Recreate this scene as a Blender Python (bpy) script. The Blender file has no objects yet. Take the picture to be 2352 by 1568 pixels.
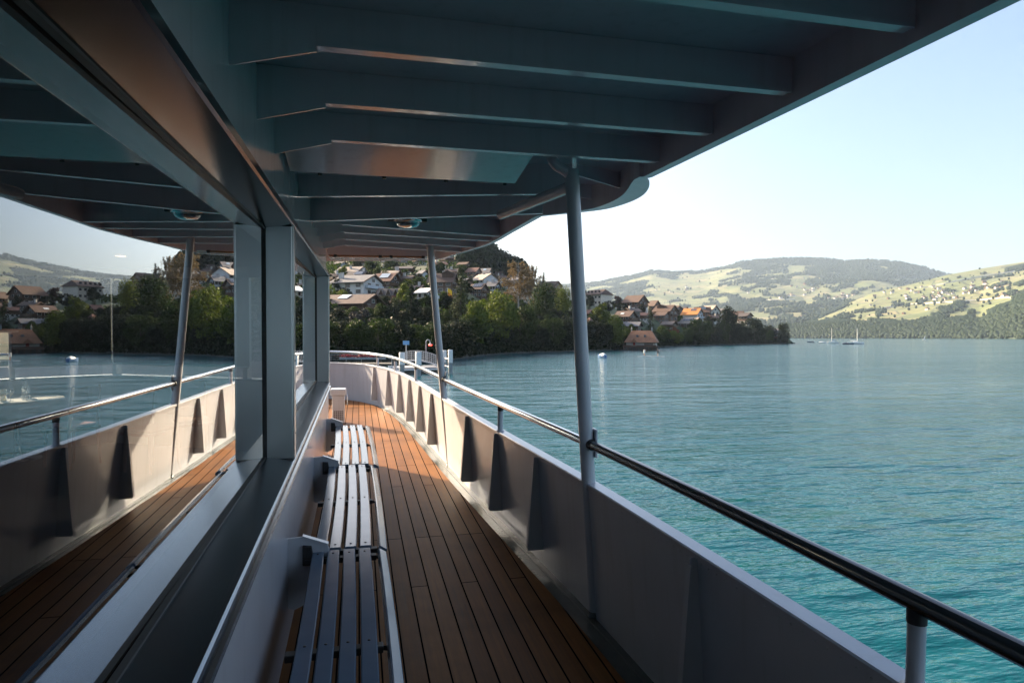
import bpy, bmesh, math, random
import numpy as np
from mathutils import Vector, Matrix

random.seed(7)
R = math.radians
scene = bpy.context.scene
COL = scene.collection

# ------------------------------------------------------------------ helpers
class MB:
    """collects boxes, prisms, tubes; build() links them as one mesh object"""
    def __init__(s):
        s.v = []; s.f = []; s.sm = []
    def add(s, verts, faces, smooth=False):
        o = len(s.v)
        s.v += [tuple(p) for p in verts]
        for f in faces:
            s.f.append(tuple(i + o for i in f)); s.sm.append(smooth)
        return s
    def box(s, a, b, M=None):
        x0, y0, z0 = a; x1, y1, z1 = b
        vs = [Vector(p) for p in ((x0,y0,z0),(x1,y0,z0),(x1,y1,z0),(x0,y1,z0),(x0,y0,z1),(x1,y0,z1),(x1,y1,z1),(x0,y1,z1))]
        if M is not None: vs = [M @ p for p in vs]
        return s.add(vs, [(3,2,1,0),(4,5,6,7),(0,1,5,4),(1,2,6,5),(2,3,7,6),(3,0,4,7)])
    def bbox(s, a, b, bev=0.004):
        """box with chamfered edges along every side"""
        bm = bmesh.new(); bmesh.ops.create_cube(bm, size=1)
        c = [(p+q)/2 for p, q in zip(a, b)]; d = [q-p for p, q in zip(a, b)]
        for v in bm.verts: v.co = Vector((c[i] + v.co[i]*d[i] for i in range(3)))
        bmesh.ops.bevel(bm, geom=bm.edges[:], offset=bev, segments=2, affect='EDGES', profile=0.5)
        bm.verts.index_update()
        s.add([v.co.copy() for v in bm.verts], [[v.index for v in f.verts] for f in bm.faces]); bm.free(); return s
    def prism(s, poly, vec, smooth=False):
        """polygon (3-D points) extruded along vec"""
        n = len(poly); vec = Vector(vec)
        a = [Vector(p) for p in poly]; b = [p + vec for p in a]
        fs = [tuple(range(n))[::-1], tuple(range(n, 2*n))] + [(i, (i+1) % n, n+(i+1) % n, n+i) for i in range(n)]
        return s.add(a + b, fs, smooth)
    def quad(s, *p):
        return s.add(p, [tuple(range(len(p)))])
    def tube(s, pts, r, n=12, caps=True, smooth=True):
        pts = [Vector(p) for p in pts]
        rs = r if isinstance(r, (list, tuple)) else [r]*len(pts)
        vs = []; ref = None
        for i, p in enumerate(pts):
            t = (pts[min(i+1, len(pts)-1)] - pts[max(i-1, 0)]).normalized()
            if ref is None:
                ref = Vector((0,0,1)) if abs(t.z) < .9 else Vector((1,0,0))
            a = t.cross(ref).normalized(); b = a.cross(t).normalized(); ref = b
            vs += [p + (a*math.cos(2*math.pi*k/n) + b*math.sin(2*math.pi*k/n))*rs[i] for k in range(n)]
        fs = []
        for i in range(len(pts)-1):
            for k in range(n):
                k2 = (k+1) % n
                fs.append((i*n+k, i*n+k2, (i+1)*n+k2, (i+1)*n+k))
        s.add(vs, fs, smooth)
        if caps:
            m = len(pts)
            s.add(vs[:n], [tuple(range(n))[::-1]]); s.add(vs[(m-1)*n:], [tuple(range(n))])
        return s
    def lathe(s, prof, c=(0,0,0), n=24, smooth=True, axis='z'):
        vs = []
        for r, z in prof:
            for k in range(n):
                a = 2*math.pi*k/n
                vs.append((c[0]+r*math.cos(a), c[1]+r*math.sin(a), c[2]+z))
        fs = []
        for i in range(len(prof)-1):
            for k in range(n):
                k2 = (k+1) % n
                fs.append((i*n+k, i*n+k2, (i+1)*n+k2, (i+1)*n+k))
        return s.add(vs, fs, smooth)
    def loft(s, secs, closed=False, smooth=False):
        """list of sections (each a list of 3-D points of one length) joined by quads"""
        n = len(secs[0]); vs = [p for q in secs for p in q]; fs = []
        for i in range(len(secs)-1):
            for k in range(n if closed else n-1):
                k2 = (k+1) % n
                fs.append((i*n+k, i*n+k2, (i+1)*n+k2, (i+1)*n+k))
        return s.add(vs, fs, smooth)
    def build(s, name, mat, parent=None, base=None, world=None):
        me = bpy.data.meshes.new(name)
        b = base if base is not None else (parent.get('_base') if parent is not None else None)
        vs = s.v
        if b is not None: vs = [(p[0]-b[0], p[1]-b[1], p[2]-b[2]) for p in vs]
        me.from_pydata(vs, [], s.f); me.polygons.foreach_set('use_smooth', s.sm)
        if isinstance(mat, (list, tuple)):
            for m in mat: me.materials.append(m)
        else: me.materials.append(mat)
        me.update()
        o = bpy.data.objects.new(name, me); COL.objects.link(o)
        if parent is not None:
            o.parent = parent
            if b is not None: o['_base'] = tuple(b)
        if world is not None: o.matrix_world = world
        return o

def np_mesh(name, V, F, mat, smooth=False):
    """mesh from numpy vertex (N,3) and face (M,3|4) arrays"""
    me = bpy.data.meshes.new(name); k = F.shape[1]
    me.vertices.add(len(V)); me.vertices.foreach_set('co', np.ascontiguousarray(V, dtype=np.float32).ravel())
    me.loops.add(F.size); me.loops.foreach_set('vertex_index', np.ascontiguousarray(F, dtype=np.int32).ravel())
    me.polygons.add(len(F)); me.polygons.foreach_set('loop_start', np.arange(0, F.size, k, dtype=np.int32))
    me.update(calc_edges=True)
    if smooth: me.polygons.foreach_set('use_smooth', np.ones(len(F), dtype=bool))
    if mat is not None: me.materials.append(mat)
    return me

def link(name, me, parent=None):
    o = bpy.data.objects.new(name, me); COL.objects.link(o)
    if parent is not None: o.parent = parent
    return o

def tag(o, label=None, cat=None, group=None, kind=None):
    if label: o['label'] = label
    if cat: o['category'] = cat
    if group: o['group'] = group
    if kind: o['kind'] = kind
    return o

def empty(name, M):
    o = bpy.data.objects.new(name, None); COL.objects.link(o); o.empty_display_size = .3
    o.matrix_world = M
    return o

# ------------------------------------------------------------------ camera frame
FPX, CX, CY = 1500.0, 1176.0, 784.0          # focal length and centre for a 2352 x 1568 view
HOR = 773.5                                  # row of the true horizon
EYE = 4.7                                    # eye above the lake
PITCH = math.atan((CY-HOR)/FPX)              # looking slightly down
YAW = math.atan(352.0/FPX)                   # camera turned to starboard of the ship's heading
SHIP_PITCH = math.atan((HOR-730.0)/math.hypot(FPX, 352.0))
cam_loc = Vector((0, 0, EYE))
cam_rot = Matrix.Rotation(-YAW, 4, 'Z') @ Matrix.Rotation(math.pi/2 - PITCH, 4, 'X')
cam_d = bpy.data.cameras.new('camera'); cam = bpy.data.objects.new('camera', cam_d); COL.objects.link(cam)
cam.matrix_world = Matrix.Translation(cam_loc) @ cam_rot
cam_d.sensor_width = 36; cam_d.lens = FPX/2352*36; cam_d.clip_start = .05; cam_d.clip_end = 40000
scene.camera = cam

ZEYE = 1.75                                   # eye above the ship's deck
SHIP = Matrix.Translation(cam_loc) @ Matrix.Rotation(SHIP_PITCH, 4, 'X') @ Matrix.Translation((0, 0, -ZEYE))
SHIP_INV = SHIP.inverted()
C3 = cam_rot.to_3x3()
def ray(u, v): return C3 @ Vector(((u-CX)/FPX, -(v-CY)/FPX, -1.0))
def sp(u, v, z=None, x=None, y=None):
    """deck-frame point where the sight line through (u, v) meets a plane of the ship"""
    o = SHIP_INV @ cam_loc; d = SHIP_INV.to_3x3() @ ray(u, v)
    t = (z-o.z)/d.z if z is not None else ((x-o.x)/d.x if x is not None else (y-o.y)/d.y)
    return o + d*t
def wp(u, D, z=0.0):
    """lake-frame point in the direction of column u, D metres ahead, at height z"""
    a = YAW + math.atan((u-CX)/FPX); r = D/math.cos(a-YAW)
    return Vector((r*math.sin(a), r*math.cos(a), z))
def zrow(v, D): return EYE + (HOR-v)/FPX*D

def ship_thing(name, base, label, cat, group=None):
    o = empty(name, SHIP @ Matrix.Translation(base)); o['_base'] = tuple(base)
    return tag(o, label, cat, group)
def ship_one(mb, name, mat, base, label=None, cat=None, group=None, kind=None):
    o = mb.build(name, mat, base=base); o.matrix_world = SHIP @ Matrix.Translation(base)
    return tag(o, label, cat, group, kind)
def land_thing(name, p, rz, label, cat, group=None):
    o = empty(name, Matrix.Translation(p) @ Matrix.Rotation(rz, 4, 'Z'))
    return tag(o, label, cat, group)

# ------------------------------------------------------------------ noise in numpy
def _h(ix, iy, s):
    n = (ix*374761393 + iy*668265263 + s*1274126177) & 0xFFFFFFFF
    n = ((n ^ (n >> 13)) * 1274126177) & 0xFFFFFFFF
    return ((n ^ (n >> 16)) & 0xFFFF)/65535.0
def vnoise(x, y, s=0):
    x = np.asarray(x, dtype=float); y = np.asarray(y, dtype=float)
    ix = np.floor(x).astype(np.int64); iy = np.floor(y).astype(np.int64)
    fx = x-ix; fy = y-iy; fx = fx*fx*(3-2*fx); fy = fy*fy*(3-2*fy)
    a = _h(ix, iy, s); b = _h(ix+1, iy, s); c = _h(ix, iy+1, s); d = _h(ix+1, iy+1, s)
    return (a*(1-fx)+b*fx)*(1-fy) + (c*(1-fx)+d*fx)*fy
def fbm(x, y, s=0, o=4):
    t = 0; a = .5
    for i in range(o):
        t = t + a*vnoise(x*2**i, y*2**i, s+i*17); a *= .5
    return t/(1-.5**o)

# ------------------------------------------------------------------ materials
def mat(name, col=(.5,.5,.5), rough=.5, metal=0.0, spec=.5, coat=0.0):
    m = bpy.data.materials.new(name); m.use_nodes = True
    b = m.node_tree.nodes['Principled BSDF']
    b.inputs['Base Color'].default_value = (*col, 1); b.inputs['Roughness'].default_value = rough
    b.inputs['Metallic'].default_value = metal; b.inputs['Specular IOR Level'].default_value = spec
    b.inputs['Coat Weight'].default_value = coat; b.inputs['Coat Roughness'].default_value = .06
    return m
def N(m, t, **kw):
    n = m.node_tree.nodes.new(t)
    for k, v in kw.items():
        if k in n.inputs: n.inputs[k].default_value = v
        else: setattr(n, k, v)
    return n
def L(m, a, b): m.node_tree.links.new(a, b)
def bsdf(m): return m.node_tree.nodes['Principled BSDF']
def coords(m, kind='Object', scale=(1,1,1), rot=(0,0,0)):
    t = N(m, 'ShaderNodeTexCoord'); p = N(m, 'ShaderNodeMapping')
    p.inputs['Scale'].default_value = scale; p.inputs['Rotation'].default_value = rot
    L(m, t.outputs[kind], p.inputs['Vector']); return p.outputs['Vector']
def ramp(m, fac, stops):
    r = N(m, 'ShaderNodeValToRGB'); e = r.color_ramp.elements
    while len(e) < len(stops): e.new(.5)
    for i, (p, c) in enumerate(stops):
        e[i].position = p; e[i].color = (*c, 1) if len(c) == 3 else c
    L(m, fac, r.inputs['Fac']); return r.outputs['Color']
def noise(m, vec, scale, detail=4, rough=.55):
    n = N(m, 'ShaderNodeTexNoise'); n.inputs['Scale'].default_value = scale
    n.inputs['Detail'].default_value = detail; n.inputs['Roughness'].default_value = rough
    if vec is not None: L(m, vec, n.inputs['Vector'])
    return n.outputs['Fac']
def bump(m, height, strength=.3, dist=.01, into=True, normal=None):
    b = N(m, 'ShaderNodeBump'); b.inputs['Strength'].default_value = strength; b.inputs['Distance'].default_value = dist
    L(m, height, b.inputs['Height'])
    if normal is not None: L(m, normal, b.inputs['Normal'])
    if into: L(m, b.outputs['Normal'], bsdf(m).inputs['Normal'])
    return b.outputs['Normal']
def varied(name, c0, c1, scale=3, rough=.6, detail=5, bstr=0, bdist=.01, metal=0, spec=.5, stretch=(1,1,1), r0=None, coat=0.0):
    """base colour wandering between two tones, optional bump and roughness variation"""
    m = mat(name, c0, rough, metal, spec, coat); v = coords(m, scale=stretch); n = noise(m, v, scale, detail)
    L(m, ramp(m, n, [(.3, c0), (.7, c1)]), bsdf(m).inputs['Base Color'])
    if r0 is not None:
        mr = N(m, 'ShaderNodeMapRange'); mr.inputs['To Min'].default_value = r0; mr.inputs['To Max'].default_value = rough
        L(m, noise(m, v, scale*2.3, 3), mr.inputs['Value']); L(m, mr.outputs['Result'], bsdf(m).inputs['Roughness'])
    if bstr: bump(m, noise(m, v, scale*6, 3), bstr, bdist)
    return m
M = {}
def _paint(name, c0, c1, rough=.28, coat=.35):
    m = mat(name, c0, rough, coat=coat); v = coords(m)
    st = ramp(m, noise(m, coords(m, scale=(16, 16, .9)), 1.0, 5, .6), [(.52, (1,1,1)), (.78, (.84,.81,.77))])   # faint run-off streaks
    mx = N(m, 'ShaderNodeMixRGB', blend_type='MULTIPLY'); mx.inputs[0].default_value = .8
    L(m, ramp(m, noise(m, v, 1.7, 6), [(.35, c0), (.65, c1)]), mx.inputs[1]); L(m, st, mx.inputs[2]); L(m, mx.outputs[0], bsdf(m).inputs['Base Color'])
    n1 = bump(m, noise(m, v, 2.6, 2), .16, .02, into=False)       # plates slightly buckled between welds
    bump(m, noise(m, v, 90, 2), .05, .002, normal=n1)              # brush marks / orange peel
    return m
M['paint'] = _paint('white_gloss_paint', (.45,.455,.485), (.41,.42,.45))
M['ceil'] = _paint('canopy_underside_paint', (.62,.535,.565), (.55,.475,.505), .18, .4)
M['alu'] = mat('brushed_aluminium', (.38,.40,.42), .30, 1.0)
_v = coords(M['alu'], scale=(60, 60, 1.2)); bump(M['alu'], noise(M['alu'], _v, 3, 3), .06, .003)
M['alu_long'] = mat('brushed_aluminium_profile', (.22,.26,.30), .24, 1.0)
M['alu_head'] = mat('dark_window_head', (.085,.08,.078), .17, 1.0)  # darker and smoother than the sill metal
_v = coords(M['alu_long'], scale=(60, 1.2, 60)); bump(M['alu_long'], noise(M['alu_long'], _v, 3, 3), .06, .003)
M['steel'] = mat('polished_stainless', (.48,.49,.50), .08, 1.0)
bump(M['steel'], noise(M['steel'], coords(M['steel']), 40, 2), .02, .002)
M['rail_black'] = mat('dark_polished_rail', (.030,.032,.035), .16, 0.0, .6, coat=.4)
M['black'] = varied('black_rubber', (.010,.010,.011), (.018,.018,.018), 20, .5)
M['gutter'] = varied('dark_deck_paint', (.045,.060,.062), (.075,.09,.09), 4, .28, bstr=.15, r0=.12)
M['slat'] = varied('grey_slat_paint', (.10,.14,.19), (.125,.165,.215), 6, .17, r0=.14, bstr=.04, bdist=.002)
M['slat_edge'] = mat('slat_edge_trim', (.7,.71,.72), .25, 1.0)
M['dark_panel'] = varied('dark_wood_panelling', (.012,.008,.006), (.022,.013,.009), 3, .6, spec=.2, stretch=(1,1,.2))
M['carpet'] = varied('dark_carpet', (.006,.007,.009), (.010,.010,.012), 30, 1.0, spec=0)
M['cloth'] = varied('white_tablecloth', (.78,.78,.76), (.72,.72,.70), 8, .85, bstr=.2)
M['chair'] = varied('warm_wood_chair', (.30,.13,.045), (.22,.09,.03), 5, .4)
M['red'] = varied('red_cushion', (.35,.03,.02), (.25,.02,.02), 8, .8)
M['orange_cloth'] = varied('ochre_cushion', (.35,.15,.02), (.28,.10,.02), 8, .8)

# teak planking: planks run fore and aft, black caulking, tone differs plank to plank
m = mat('teak_planking', (.3,.15,.07), .5, spec=.25); M['teak'] = m
t = N(m, 'ShaderNodeTexCoord'); sx = N(m, 'ShaderNodeSeparateXYZ'); cx = N(m, 'ShaderNodeCombineXYZ')
L(m, t.outputs['Object'], sx.inputs[0]); L(m, sx.outputs['Y'], cx.inputs['X']); L(m, sx.outputs['X'], cx.inputs['Y'])
bt = N(m, 'ShaderNodeTexBrick'); bt.offset = .37; bt.offset_frequency = 3
for k, v_ in (('Scale', 1.0), ('Mortar Size', .0048), ('Mortar Smooth', .1), ('Bias', 0.0), ('Brick Width', 2.6), ('Row Height', .11)): bt.inputs[k].default_value = v_
bt.inputs['Color1'].default_value = (.255,.103,.026,1); bt.inputs['Color2'].default_value = (.16,.060,.013,1); bt.inputs['Mortar'].default_value = (.008,.007,.007,1)
L(m, cx.outputs[0], bt.inputs['Vector'])
g = noise(m, coords(m, scale=(55, 1.6, 1)), 1.0, 6, .65)
gc = ramp(m, g, [(.25, (.62,.6,.58)), (.75, (1.12,1.1,1.08))])
st = ramp(m, noise(m, coords(m), 1.3, 7, .65), [(.28, (.60,.58,.57)), (.5, (.95,.95,.94)), (.72, (1.12,1.10,1.06))])
mx = N(m, 'ShaderNodeMixRGB', blend_type='MULTIPLY'); mx.inputs[0].default_value = 1
L(m, bt.outputs['Color'], mx.inputs[1]); L(m, gc, mx.inputs[2])
mx2 = N(m, 'ShaderNodeMixRGB', blend_type='MULTIPLY'); mx2.inputs[0].default_value = 1
L(m, mx.outputs[0], mx2.inputs[1]); L(m, st, mx2.inputs[2]); L(m, mx2.outputs[0], bsdf(m).inputs['Base Color'])
rr = N(m, 'ShaderNodeMapRange'); rr.inputs['To Min'].default_value = .46; rr.inputs['To Max'].default_value = .7
L(m, g, rr.inputs['Value']); L(m, rr.outputs[0], bsdf(m).inputs['Roughness'])
inv = N(m, 'ShaderNodeMath', operation='SUBTRACT'); inv.inputs[0].default_value = 1; L(m, bt.outputs['Fac'], inv.inputs[1])
b1 = bump(m, inv.outputs[0], .6, .003, into=False); bump(m, g, .25, .0015, normal=b1)
sp_ = N(m, 'ShaderNodeMath', operation='MULTIPLY'); sp_.inputs[1].default_value = .16; L(m, inv.outputs[0], sp_.inputs[0]); L(m, sp_.outputs[0], bsdf(m).inputs['Specular IOR Level'])

# window glass: coated double glazing, part mirror, part tinted clear
def glass(name, lo, hi, tint):
    m = bpy.data.materials.new(name); m.use_nodes = True; nt = m.node_tree; nt.nodes.remove(bsdf(m))
    out = [n for n in nt.nodes if n.type == 'OUTPUT_MATERIAL'][0]
    tr = N(m, 'ShaderNodeBsdfTransparent'); tr.inputs[0].default_value = (*tint, 1)
    gl = N(m, 'ShaderNodeBsdfGlossy'); gl.inputs['Roughness'].default_value = 0.0; gl.inputs[0].default_value = (.93,.97,1,1)
    lw = N(m, 'ShaderNodeLayerWeight'); lw.inputs['Blend'].default_value = .5
    mr = N(m, 'ShaderNodeMapRange'); mr.inputs['From Min'].default_value = .45; mr.inputs['From Max'].default_value = .95
    nb = bump(m, noise(m, coords(m), 1.4, 2), .03, .01, into=False); L(m, nb, gl.inputs['Normal'])
    mr.inputs['To Min'].default_value = lo; mr.inputs['To Max'].default_value = hi
    L(m, lw.outputs['Facing'], mr.inputs['Value'])
    mi = N(m, 'ShaderNodeMixShader'); L(m, mr.outputs[0], mi.inputs[0]); L(m, tr.outputs[0], mi.inputs[1]); L(m, gl.outputs[0], mi.inputs[2])
    L(m, mi.outputs[0], out.inputs['Surface']); return m
M['pane'] = glass('coated_window_glass', .19, .90, (.55,.57,.58))
M['front_pane'] = glass('clear_window_glass', .08, .6, (.9,.92,.92))
M['ware'] = glass('drinking_glass', .30, .9, (.93,.95,.95))
M['wine'] = mat('white_wine', (.75,.6,.2), .05); bsdf(M['wine']).inputs['Transmission Weight'].default_value = .8

def emit(name, col, s):
    m = mat(name, (.02,.02,.02)); bsdf(m).inputs['Emission Color'].default_value = (*col, 1); bsdf(m).inputs['Emission Strength'].default_value = s; return m
M['lamp_on'] = emit('warm_lamp_glow', (1,.62,.22), 5)
M['lamp_red'] = emit('red_lamp_glow', (1,.05,.03), 2.2)

# lake water
m = mat('lake_water', (.004,.10,.125), .09, spec=.42); M['water'] = m
bsdf(m).inputs['IOR'].default_value = 1.333; bsdf(m).inputs['Specular Tint'].default_value = (.55,.92,1,1)
t = N(m, 'ShaderNodeNewGeometry').outputs['Position']
mp = N(m, 'ShaderNodeMapping'); mp.inputs['Rotation'].default_value = (0,0,R(-20)); mp.inputs['Scale'].default_value = (.55,1.5,1); L(m, t, mp.inputs['Vector'])
n0 = bump(m, noise(m, mp.outputs[0], .16, 3), .55, 1.1, into=False)
n1 = bump(m, noise(m, mp.outputs[0], .9, 4, .6), .75, .30, into=False, normal=n0)
wm = N(m, 'ShaderNodeMapping'); wm.inputs['Scale'].default_value = (.008,.035,1); wm.inputs['Rotation'].default_value = (0,0,R(-12)); L(m, t, wm.inputs['Vector'])
wr = N(m, 'ShaderNodeMapRange'); wr.inputs['From Min'].default_value = .35; wr.inputs['From Max'].default_value = .65; wr.inputs['To Min'].default_value = .30; wr.inputs['To Max'].default_value = .95
L(m, noise(m, wm.outputs[0], 1.0, 4), wr.inputs['Value']); L(m, wr.outputs[0], n1.node.inputs['Strength'])   # wind patches and calm streaks
n2 = bump(m, noise(m, mp.outputs[0], 4.5, 3), .35, .04, normal=n1)
big = noise(m, t, .004, 3)
L(m, ramp(m, big, [(.3, (.0004,.054,.070)), (.7, (.0008,.072,.083))]), bsdf(m).inputs['Base Color'])

# land
M['stone'] = varied('quay_stone', (.035,.035,.03), (.085,.08,.07), 1.2, .85, bstr=.4, bdist=.05)
def foliage(name, c0, c1, trans=.35):
    m = bpy.data.materials.new(name); m.use_nodes = True; b = bsdf(m); out = [n for n in m.node_tree.nodes if n.type == 'OUTPUT_MATERIAL'][0]
    oi = N(m, 'ShaderNodeObjectInfo'); g = N(m, 'ShaderNodeNewGeometry')
    add = N(m, 'ShaderNodeMath', operation='ADD'); mul = N(m, 'ShaderNodeMath', operation='MULTIPLY'); mul.inputs[1].default_value = .55
    m2 = N(m, 'ShaderNodeMath', operation='MULTIPLY'); m2.inputs[1].default_value = .45
    L(m, g.outputs['Random Per Island'], mul.inputs[0]); L(m, oi.outputs['Random'], m2.inputs[0]); L(m, mul.outputs[0], add.inputs[0]); L(m, m2.outputs[0], add.inputs[1])
    c = ramp(m, add.outputs[0], [(.05, c0), (.95, c1)])
    L(m, c, b.inputs['Base Color']); b.inputs['Roughness'].default_value = .55; b.inputs['Specular IOR Level'].default_value = .06
    tl = N(m, 'ShaderNodeBsdfTranslucent'); L(m, c, tl.inputs['Color'])
    mi = N(m, 'ShaderNodeMixShader'); mi.inputs[0].default_value = trans
    L(m, b.outputs[0], mi.inputs[1]); L(m, tl.outputs[0], mi.inputs[2]); L(m, mi.outputs[0], out.inputs['Surface']); return m
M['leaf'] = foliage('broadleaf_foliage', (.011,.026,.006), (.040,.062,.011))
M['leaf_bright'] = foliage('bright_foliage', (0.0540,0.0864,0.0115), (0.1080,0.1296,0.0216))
M['leaf_shaded'] = foliage('shade_darkened_foliage', (.004,.010,.0045), (.013,.023,.007), .2)  # darkened so the leaf colour itself carries the shade of the bank
M['leaf_birch'] = foliage('autumn_birch_foliage', (0.0864,0.0612,0.0252), (0.1584,0.1116,0.0504))
M['leaf_purple'] = foliage('copper_foliage', (0.0202,0.0115,0.0130), (0.0432,0.0216,0.0216), .2)
M['leaf_red'] = foliage('russet_foliage', (0.1152,0.0288,0.0108), (0.1728,0.0504,0.0144))
M['leaf_grey'] = foliage('smoke_bush_foliage', (0.0360,0.0360,0.0324), (0.0648,0.0612,0.0576), .2)
M['needle'] = foliage('spruce_needles', (0.0086,0.0202,0.0101), (0.0230,0.0374,0.0158), .12)
M['needle_olive'] = foliage('cedar_needles', (0.0252,0.0396,0.0144), (0.0540,0.0684,0.0216), .2)
M['bark'] = varied('grey_bark', (.05,.042,.035), (.10,.085,.07), 6, .9, bstr=.5, bdist=.05)
M['bark_white'] = varied('birch_bark', (.50,.48,.44), (.12,.10,.09), 5, .8)
def roofmat(name, c0, c1, rows=3.2):
    m = mat(name, c0, .75); v = coords(m)
    w = N(m, 'ShaderNodeTexWave', wave_type='BANDS', bands_direction='Z'); w.inputs['Scale'].default_value = rows; w.inputs['Distortion'].default_value = .6; L(m, v, w.inputs['Vector'])
    a = ramp(m, noise(m, v, .9, 6, .65), [(.3, c0), (.7, c1)])
    mx = N(m, 'ShaderNodeMixRGB', blend_type='MULTIPLY'); mx.inputs[0].default_value = .45
    L(m, a, mx.inputs[1]); L(m, ramp(m, w.outputs['Fac'], [(.0, (.45,.45,.45)), (.5, (1,1,1))]), mx.inputs[2]); L(m, mx.outputs[0], bsdf(m).inputs['Base Color'])
    bump(m, w.outputs['Fac'], .4, .05); return m
M['r_brown'] = roofmat('brown_roof_tiles', (.075,.042,.030), (.125,.072,.05))
M['r_dark'] = roofmat('dark_roof_tiles', (.055,.042,.040), (.09,.07,.065))
M['r_grey'] = roofmat('grey_roof_slates', (.10,.10,.11), (.15,.15,.16))
M['r_tan'] = roofmat('tan_roof_sheets', (.30,.24,.19), (.38,.31,.25))
M['r_red'] = roofmat('red_roof_tiles', (.12,.052,.036), (.18,.08,.052))
M['r_orange'] = roofmat('orange_roof_tiles', (.42,.16,.035), (.50,.21,.05))
M['r_white'] = roofmat('pale_metal_roof', (.55,.56,.57), (.62,.62,.62), 1.2)
M['w_white'] = varied('white_render', (.48,.465,.44), (.55,.53,.51), .8, .85)
M['w_cream'] = varied('cream_render', (.50,.45,.37), (.58,.52,.43), .8, .85)
M['w_blue'] = varied('pale_grey_render', (.42,.45,.48), (.48,.51,.53), .8, .85)
M['w_timber'] = varied('dark_timber', (.055,.030,.019), (.095,.052,.032), 2.5, .8, stretch=(1,1,.15))
M['w_brown'] = varied('brown_timber', (.10,.058,.035), (.15,.085,.05), 2.5, .8, stretch=(1,1,.15))
M['win'] = mat('house_window_glass', (.03,.035,.04), .12)
M['solar'] = mat('solar_panel', (.03,.04,.07), .12)
M['skylight'] = mat('skylight_glass', (.55,.6,.62), .08)
M['chim'] = varied('chimney_render', (.40,.37,.34), (.5,.47,.44), 2, .85)
M['brick'] = varied('brick_chimney', (.30,.13,.08), (.22,.10,.07), 6, .85)
M['pile_white'] = varied('pile_white_paint', (.62,.62,.62), (.52,.52,.52), 2, .5)
M['pile_grey'] = varied('pile_grey_steel', (.16,.18,.19), (.24,.25,.26), 2, .6)
M['rail_grey'] = varied('galvanised_rail', (.30,.31,.32), (.38,.38,.39), 3, .5)
M['sign_blue'] = mat('blue_sign', (.12,.28,.5), .4)
M['yellow'] = mat('yellow_sign', (.7,.45,.03), .5)
M['flag_red'] = varied('red_flag_cloth', (.55,.03,.02), (.45,.02,.02), 3, .8)
M['flag_white'] = mat('white_flag_cloth', (.8,.8,.78), .8)
M['flag_orange'] = varied('orange_flag_cloth', (.75,.22,.02), (.8,.30,.03), 3, .8)
M['flag_yellow'] = mat('yellow_flag_cloth', (.8,.5,.03), .8)
M['boat_white'] = mat('white_gelcoat', (.78,.78,.76), .25)
M['boat_blue'] = varied('blue_boat_cover', (.05,.13,.28), (.07,.16,.32), 3, .6)
M['boat_dark'] = mat('dark_boat_cover', (.03,.05,.09), .6)
M['skin'] = varied('skin', (.42,.24,.16), (.48,.28,.19), 6, .55)
M['cloth_dark'] = varied('dark_swimwear', (.02,.02,.03), (.03,.03,.04), 8, .8)
M['cloth_white'] = varied('white_top', (.7,.68,.66), (.75,.74,.72), 8, .8)
M['hair'] = mat('brown_hair', (.05,.03,.02), .6)
M['flower'] = foliage('pink_geraniums', (.14,.025,.03), (.24,.05,.07), .2)
# ================================================================== THE SHIP (deck frame: x starboard, y forward, z above the planks)
def catmull(P, n=8):
    P = [Vector(p) for p in P]; out = []
    for i in range(len(P)-1):
        a, b, c, d = P[max(i-1,0)], P[i], P[i+1], P[min(i+2, len(P)-1)]
        for k in range(n):
            t = k/n
            out.append(.5*((2*b) + (c-a)*t + (2*a-5*b+4*c-d)*t*t + (3*b-a-3*c+d)*t**3))
    out.append(P[-1]); return out
half = [(1.49,-12),(1.485,-8),(1.478,-4),(1.462,-1),(1.445,.5),(1.418,1.6),(1.378,2.6),(1.325,3.65),(1.258,4.55),(1.18,5.5),(1.085,6.7),(.99,8.05),(.90,9.5),(.80,10.85),(.66,12.1),(.45,13.15),(.08,14.1),(-.587,14.70),(-1.7,15.05),(-3.3,15.15)]
CLX = -3.3
full = half + [(2*CLX-x, y) for x, y in half[:-1][::-1]]
curve = catmull([(x, y, 0) for x, y in full], 6)
def normals(P):
    out = []
    for i in range(len(P)):
        t = (P[min(i+1,len(P)-1)]-P[max(i-1,0)]).normalized(); out.append(Vector((t.y, -t.x, 0)))
    return out
cn = normals(curve)                                     # points outboard
def off(d, z): return [p + n*d + Vector((0,0,z)) for p, n in zip(curve, cn)]
def at_y(Y, d=0, z=0):
    """point and outboard normal on the starboard rail line at station Y"""
    for i in range(len(curve)-1):
        if curve[i].y <= Y <= curve[i+1].y:
            t = (Y-curve[i].y)/(curve[i+1].y-curve[i].y)
            n = (cn[i]*(1-t)+cn[i+1]*t).normalized(); p = curve[i].lerp(curve[i+1], t)
            return p + n*d + Vector((0,0,z)), n
FLARE = .06; GUT = .17

# deck planking: one sheet inside the waterway
mb = MB(); teak = off(FLARE-GUT, 0.0)
for i in range(len(teak)-1):
    a, b = teak[i], teak[i+1]
    mb.quad(a, b, (CLX, min(b.y, 15.0), 0), (CLX, min(a.y, 15.0), 0))
deck = ship_one(mb, 'deck_floor', M['teak'], (0,0,0), 'varnished teak planking of the ship\'s side deck', 'deck', kind='structure')
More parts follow.
